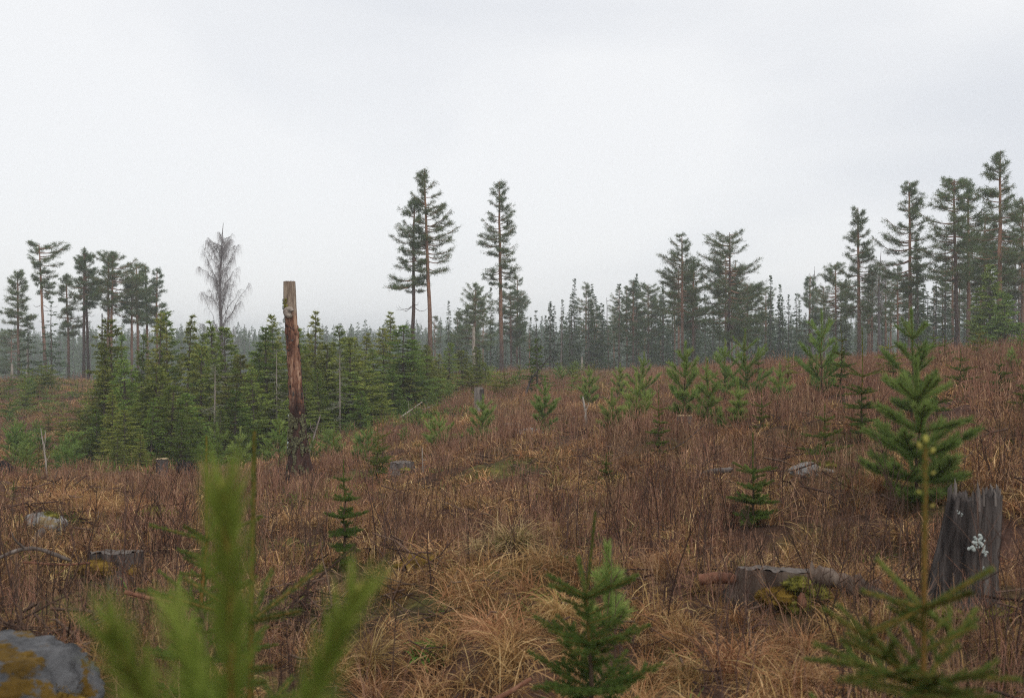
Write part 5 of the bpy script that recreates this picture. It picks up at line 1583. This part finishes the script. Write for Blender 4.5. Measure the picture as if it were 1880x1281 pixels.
rng = np.random.default_rng(61)
Gn = [grass_kind(1000 + i, 52, .10, .32, .0042, .10, dr, M['grass'], .15) for i, dr in enumerate((.55, .75, .95, .65, .85))]
Gm = [grass_kind(1010 + i, 42, .12, .34, .007, .16, dr, M['grass'], .15) for i, dr in enumerate((.55, .75, .95, .65))]
Gf = [grass_kind(1020 + i, 40, .14, .36, .014, .30, dr, M['grass'], .2) for i, dr in enumerate((.5, .7, .9))]
Gt = [grass_kind(1030 + i, 170, .2, .46, .0034, .07, dr, M['grass'], .75) for i, dr in enumerate((.95, 1.1, 1.25, 1.05))]
emit('dry_grass', [(pts_in(rng, 3.0, 9, 3.6, grass_mask), Gt, .55, 1.1, .12), (pts_in(rng, 9, 16, 1.6, grass_mask), Gt, .7, 1.2, .12), (pts_in(rng, 1.4, 7.5, 66, grass_mask), Gn, .6, 1.1, .15), (pts_in(rng, 7.5, 15, 38, grass_mask), Gm, .65, 1.15, .15),
                   (pts_in(rng, 15, 30, 17, grass_mask), Gf, .6, 1.1, .15), (pts_in(rng, 30, 60, 4.5, grass_mask), Gf, .8, 1.4, .15), (pts_in(rng, 60, 95, 2, grass_mask), Gf, 1.1, 1.8, .1)],
     'matted dry straw-brown grass covering the clearing', 1)
Tn = [twig_kind(1100 + i, 9, .14, .46, .0055, .14, M['twig'], 2, .22) for i in range(6)]
Tm = [twig_kind(1110 + i, 16, .14, .44, .0075, .22, M['twig'], 2, .25) for i in range(6)]
Tf = [twig_kind(1120 + i, 24, .18, .56, .014, .36, M['twig'], 1, .28) for i in range(5)]
emit('brown_undergrowth', [(pts_in(rng, 2.6, 7.5, 28, twig_mask), Tn, .6, 1.15, .1), (pts_in(rng, 7.5, 15, 25, twig_mask), Tm, .6, 1.15, .1),
                     (pts_in(rng, 15, 32, 8.5, twig_mask), Tf, .65, 1.15, .1), (pts_in(rng, 32, 62, 4.2, twig_mask), Tf, .8, 1.3, .1), (pts_in(rng, 62, 90, .9, twig_mask), Tf, 1.0, 1.6, .1)],
     'dense reddish-brown leafless stems covering the clearing', 2)
Dn = [twig_kind(1200 + i, 3, .4, .85, .0085, .07, M['darktwig'], 6, .18, 4) for i in range(6)]
emit('dark_undergrowth', [(pts_in(rng, 3.6, 11, 6.0, lambda x, y: np.clip(twig_mask(x, y) * 1.3 + .6 * sm(620 - colpx(x, y), 0, 150) + .5 * sm(colpx(x, y), 1150, 1300), .12, 1)), Dn, .5, 1.2, .1)], 'thin dark upright bare stems among the grass', 3)
Ge = [grass_kind(1300 + i, 30, .10, .26, .006, .12, .8, M['green_grass'], .3) for i in range(3)]
Gef = [grass_kind(1310 + i, 36, .18, .4, .02, .35, .7, M['green_grass'], .3) for i in range(3)]
emit('green_ground_cover', [(pts_in(rng, 2, 14, 12, green_mask), Ge, .6, 1.2, .2), (pts_in(rng, 14, 32, 3, green_mask), Gef, .5, .9, .2), (pts_in(rng, 32, 90, 2.5, green_mask), Gef, .8, 1.5, .2)], 'low green plants and fresh grass in patches', 4)
# lying litter: short sticks, bark scraps
Lk = []
for i in range(5):
    r = np.random.default_rng(1400 + i); mb = MB()
    for k in range(5):
        c = np.array([*(r.normal(size=2) * .12), r.uniform(.02, .10)]); a = r.uniform(0, 6.28); l = r.uniform(.06, .28)
        e = np.array([math.cos(a), math.sin(a), r.normal() * .25]) * l
        mb.tubes(np.array([c - e / 2, c + r.normal(size=3) * .012, c + e / 2]), np.array([.0035, .003, .0015]) * r.uniform(.6, 1.5), 4, r.random())
    Lk.append(mb.data('litter_kind', M['darktwig']))
emit('stick_litter', [(pts_in(rng, 2.4, 9, 7), Lk, .7, 1.5, .1), (pts_in(rng, 9, 26, 2.0), Lk, 1.0, 2.2, .1)], 'scattered short sticks lying in the grass', 5)

# two tussocks that stand out
def tussock(name, lab, p, d, n, l, w, m, seed, dr, up=.3, extra=None):
    x0 = px(p, d); t = thing(name, lab, 'grass tussock', (x0, d, terr1(x0, d)))
    part('blades', grass_kind(seed, n, l * .5, l, w, .14, dr, M[m], up), t, True)
    if extra: part('inner_blades', grass_kind(seed + 1, n // 3, l * .3, l * .6, w, .08, dr * .6, M[extra], .6), t, True)
tussock('sedge_tussock', 'pale straw sedge tussock spilling over, mid-front', 940, 7.6, 420, .52, .006, 'sedge', 1500, .85, .2, 'green_grass')
tussock('sedge_tussock', 'smaller pale sedge tussock left of the main straw tussock', 885, 7.9, 220, .42, .006, 'sedge', 1502, 1.0, .1)
tussock('sedge_tussock', 'pale sedge blades behind the low mossy stump', 1365, 7.0, 160, .38, .006, 'sedge', 1504, .8, .2, 'green_grass')
tussock('green_tuft', 'fresh green leafy tuft in matted grass, front centre', 800, 5.6, 90, .20, .012, 'green_grass', 1506, .8, .35)
tussock('green_tuft', 'green grass tuft behind the sloping root of mossy stump', 1590, 7.6, 90, .26, .008, 'green_grass', 1508, .8, .35)
# a few tall stems that stand out before the stump
for i, (p, d, pt, lab) in enumerate(((1812, 4.9, 900, 'tall knobbly dark bare stem just right of the jagged stump'), (1838, 4.7, 960, 'second tall dark stem right of the jagged stump'), (1868, 4.6, 900, 'outermost tall dark stem at the right frame edge'),
                                     (148, 6.6, 880, 'tall dark bare shrub stem above the grey stump'), (225, 6.4, 885, 'thin tall bare stem behind the grey stump'), (716, 5.3, 985, 'single tall dark stem in matted grass right of blurred pine'),
                                     (1440, 5.6, 930, 'tall thin bare stem in front of the low mossy stump'))):
    x, y, H = at_tree(p, d, pt)
    t = thing('bare_stem', lab, 'shrub', (x, y, terr1(x, y)))
    part('stem', twig_kind(1600 + i, 1, H, H, .011, .01, M['darktwig'], 7, .12, 5), t)

# heaps of dead brush left by the logging
def brush(lab, p, d, rx, n, seed, h=.25):
    r = np.random.default_rng(seed)
    x0 = px(p, d); z0 = terr1(x0, d)
    t = thing('brush_pile', lab, 'brush', (x0, d, z0))
    mb = MB()
    for k in range(n):
        a = r.uniform(0, 6.28); l = r.uniform(.25, .7)
        c_ = np.array([r.normal() * rx, r.normal() * rx * .5, abs(r.normal()) * h * .5])
        c_[2] += terr1(x0 + c_[0], d + c_[1]) - z0
        e = np.array([math.cos(a), math.sin(a), r.normal() * .35]) * l / 2
        P = np.stack([c_ - e, c_ - e * .3 + r.normal(size=3) * .03, c_ + e * .4 + r.normal(size=3) * .03, c_ + e])
        w = r.uniform(.003, .009)
        mb.tubes(P, np.array([w, w * .9, w * .7, w * .3]), 5, r.random())
    part('twigs', mb.data('twigs', M['darktwig']), t, True)
brush('tangled dark brush heap right of the blurred pine', 560, 6.3, .22, 70, 1701)
brush('dark twig tangle below the arched grey branch, far left', 90, 5.2, .25, 60, 1702)
brush('scattered dead brush around the rotten moss-topped mound', 740, 7.6, .3, 50, 1703)
brush('grey brush heap behind the neat bright pine, mid-clearing', 945, 25.5, .7, 60, 1704, .5)
brush('dark brush lying on the slope beside the pale broken birch stem', 1090, 14, .5, 50, 1705)

# ------------------------------------------------------------------ haze over the whole place
hz = MB()
X0, X1, Y0, Y1, Z0, Z1 = -1000, 1000, -150, 1000, float(GZ.min()) - 1.0, 18.0
c = np.array([[a, b, e] for e in (Z0, Z1) for b in (Y0, Y1) for a in (X0, X1)])
hz.mesh(c, [[0, 2, 3, 1], [4, 5, 7, 6], [0, 1, 5, 4], [2, 6, 7, 3], [0, 4, 6, 2], [1, 3, 7, 5]])
hm = bpy.data.materials.new('haze'); hm.use_nodes = True
hn = hm.node_tree; hn.nodes.clear()
ho = hn.nodes.new("ShaderNodeOutputMaterial"); pv = hn.nodes.new("ShaderNodeVolumePrincipled")
pv.inputs["Color"].default_value = (.92, .97, 1.0, 1)
pv.inputs["Density"].default_value = 0.00105
pv.inputs["Anisotropy"].default_value = 0.2
hn.links.new(pv.outputs[0], ho.inputs["Volume"])
haze = ob('haze', hz.data('haze', hm)); haze["kind"] = "stuff"
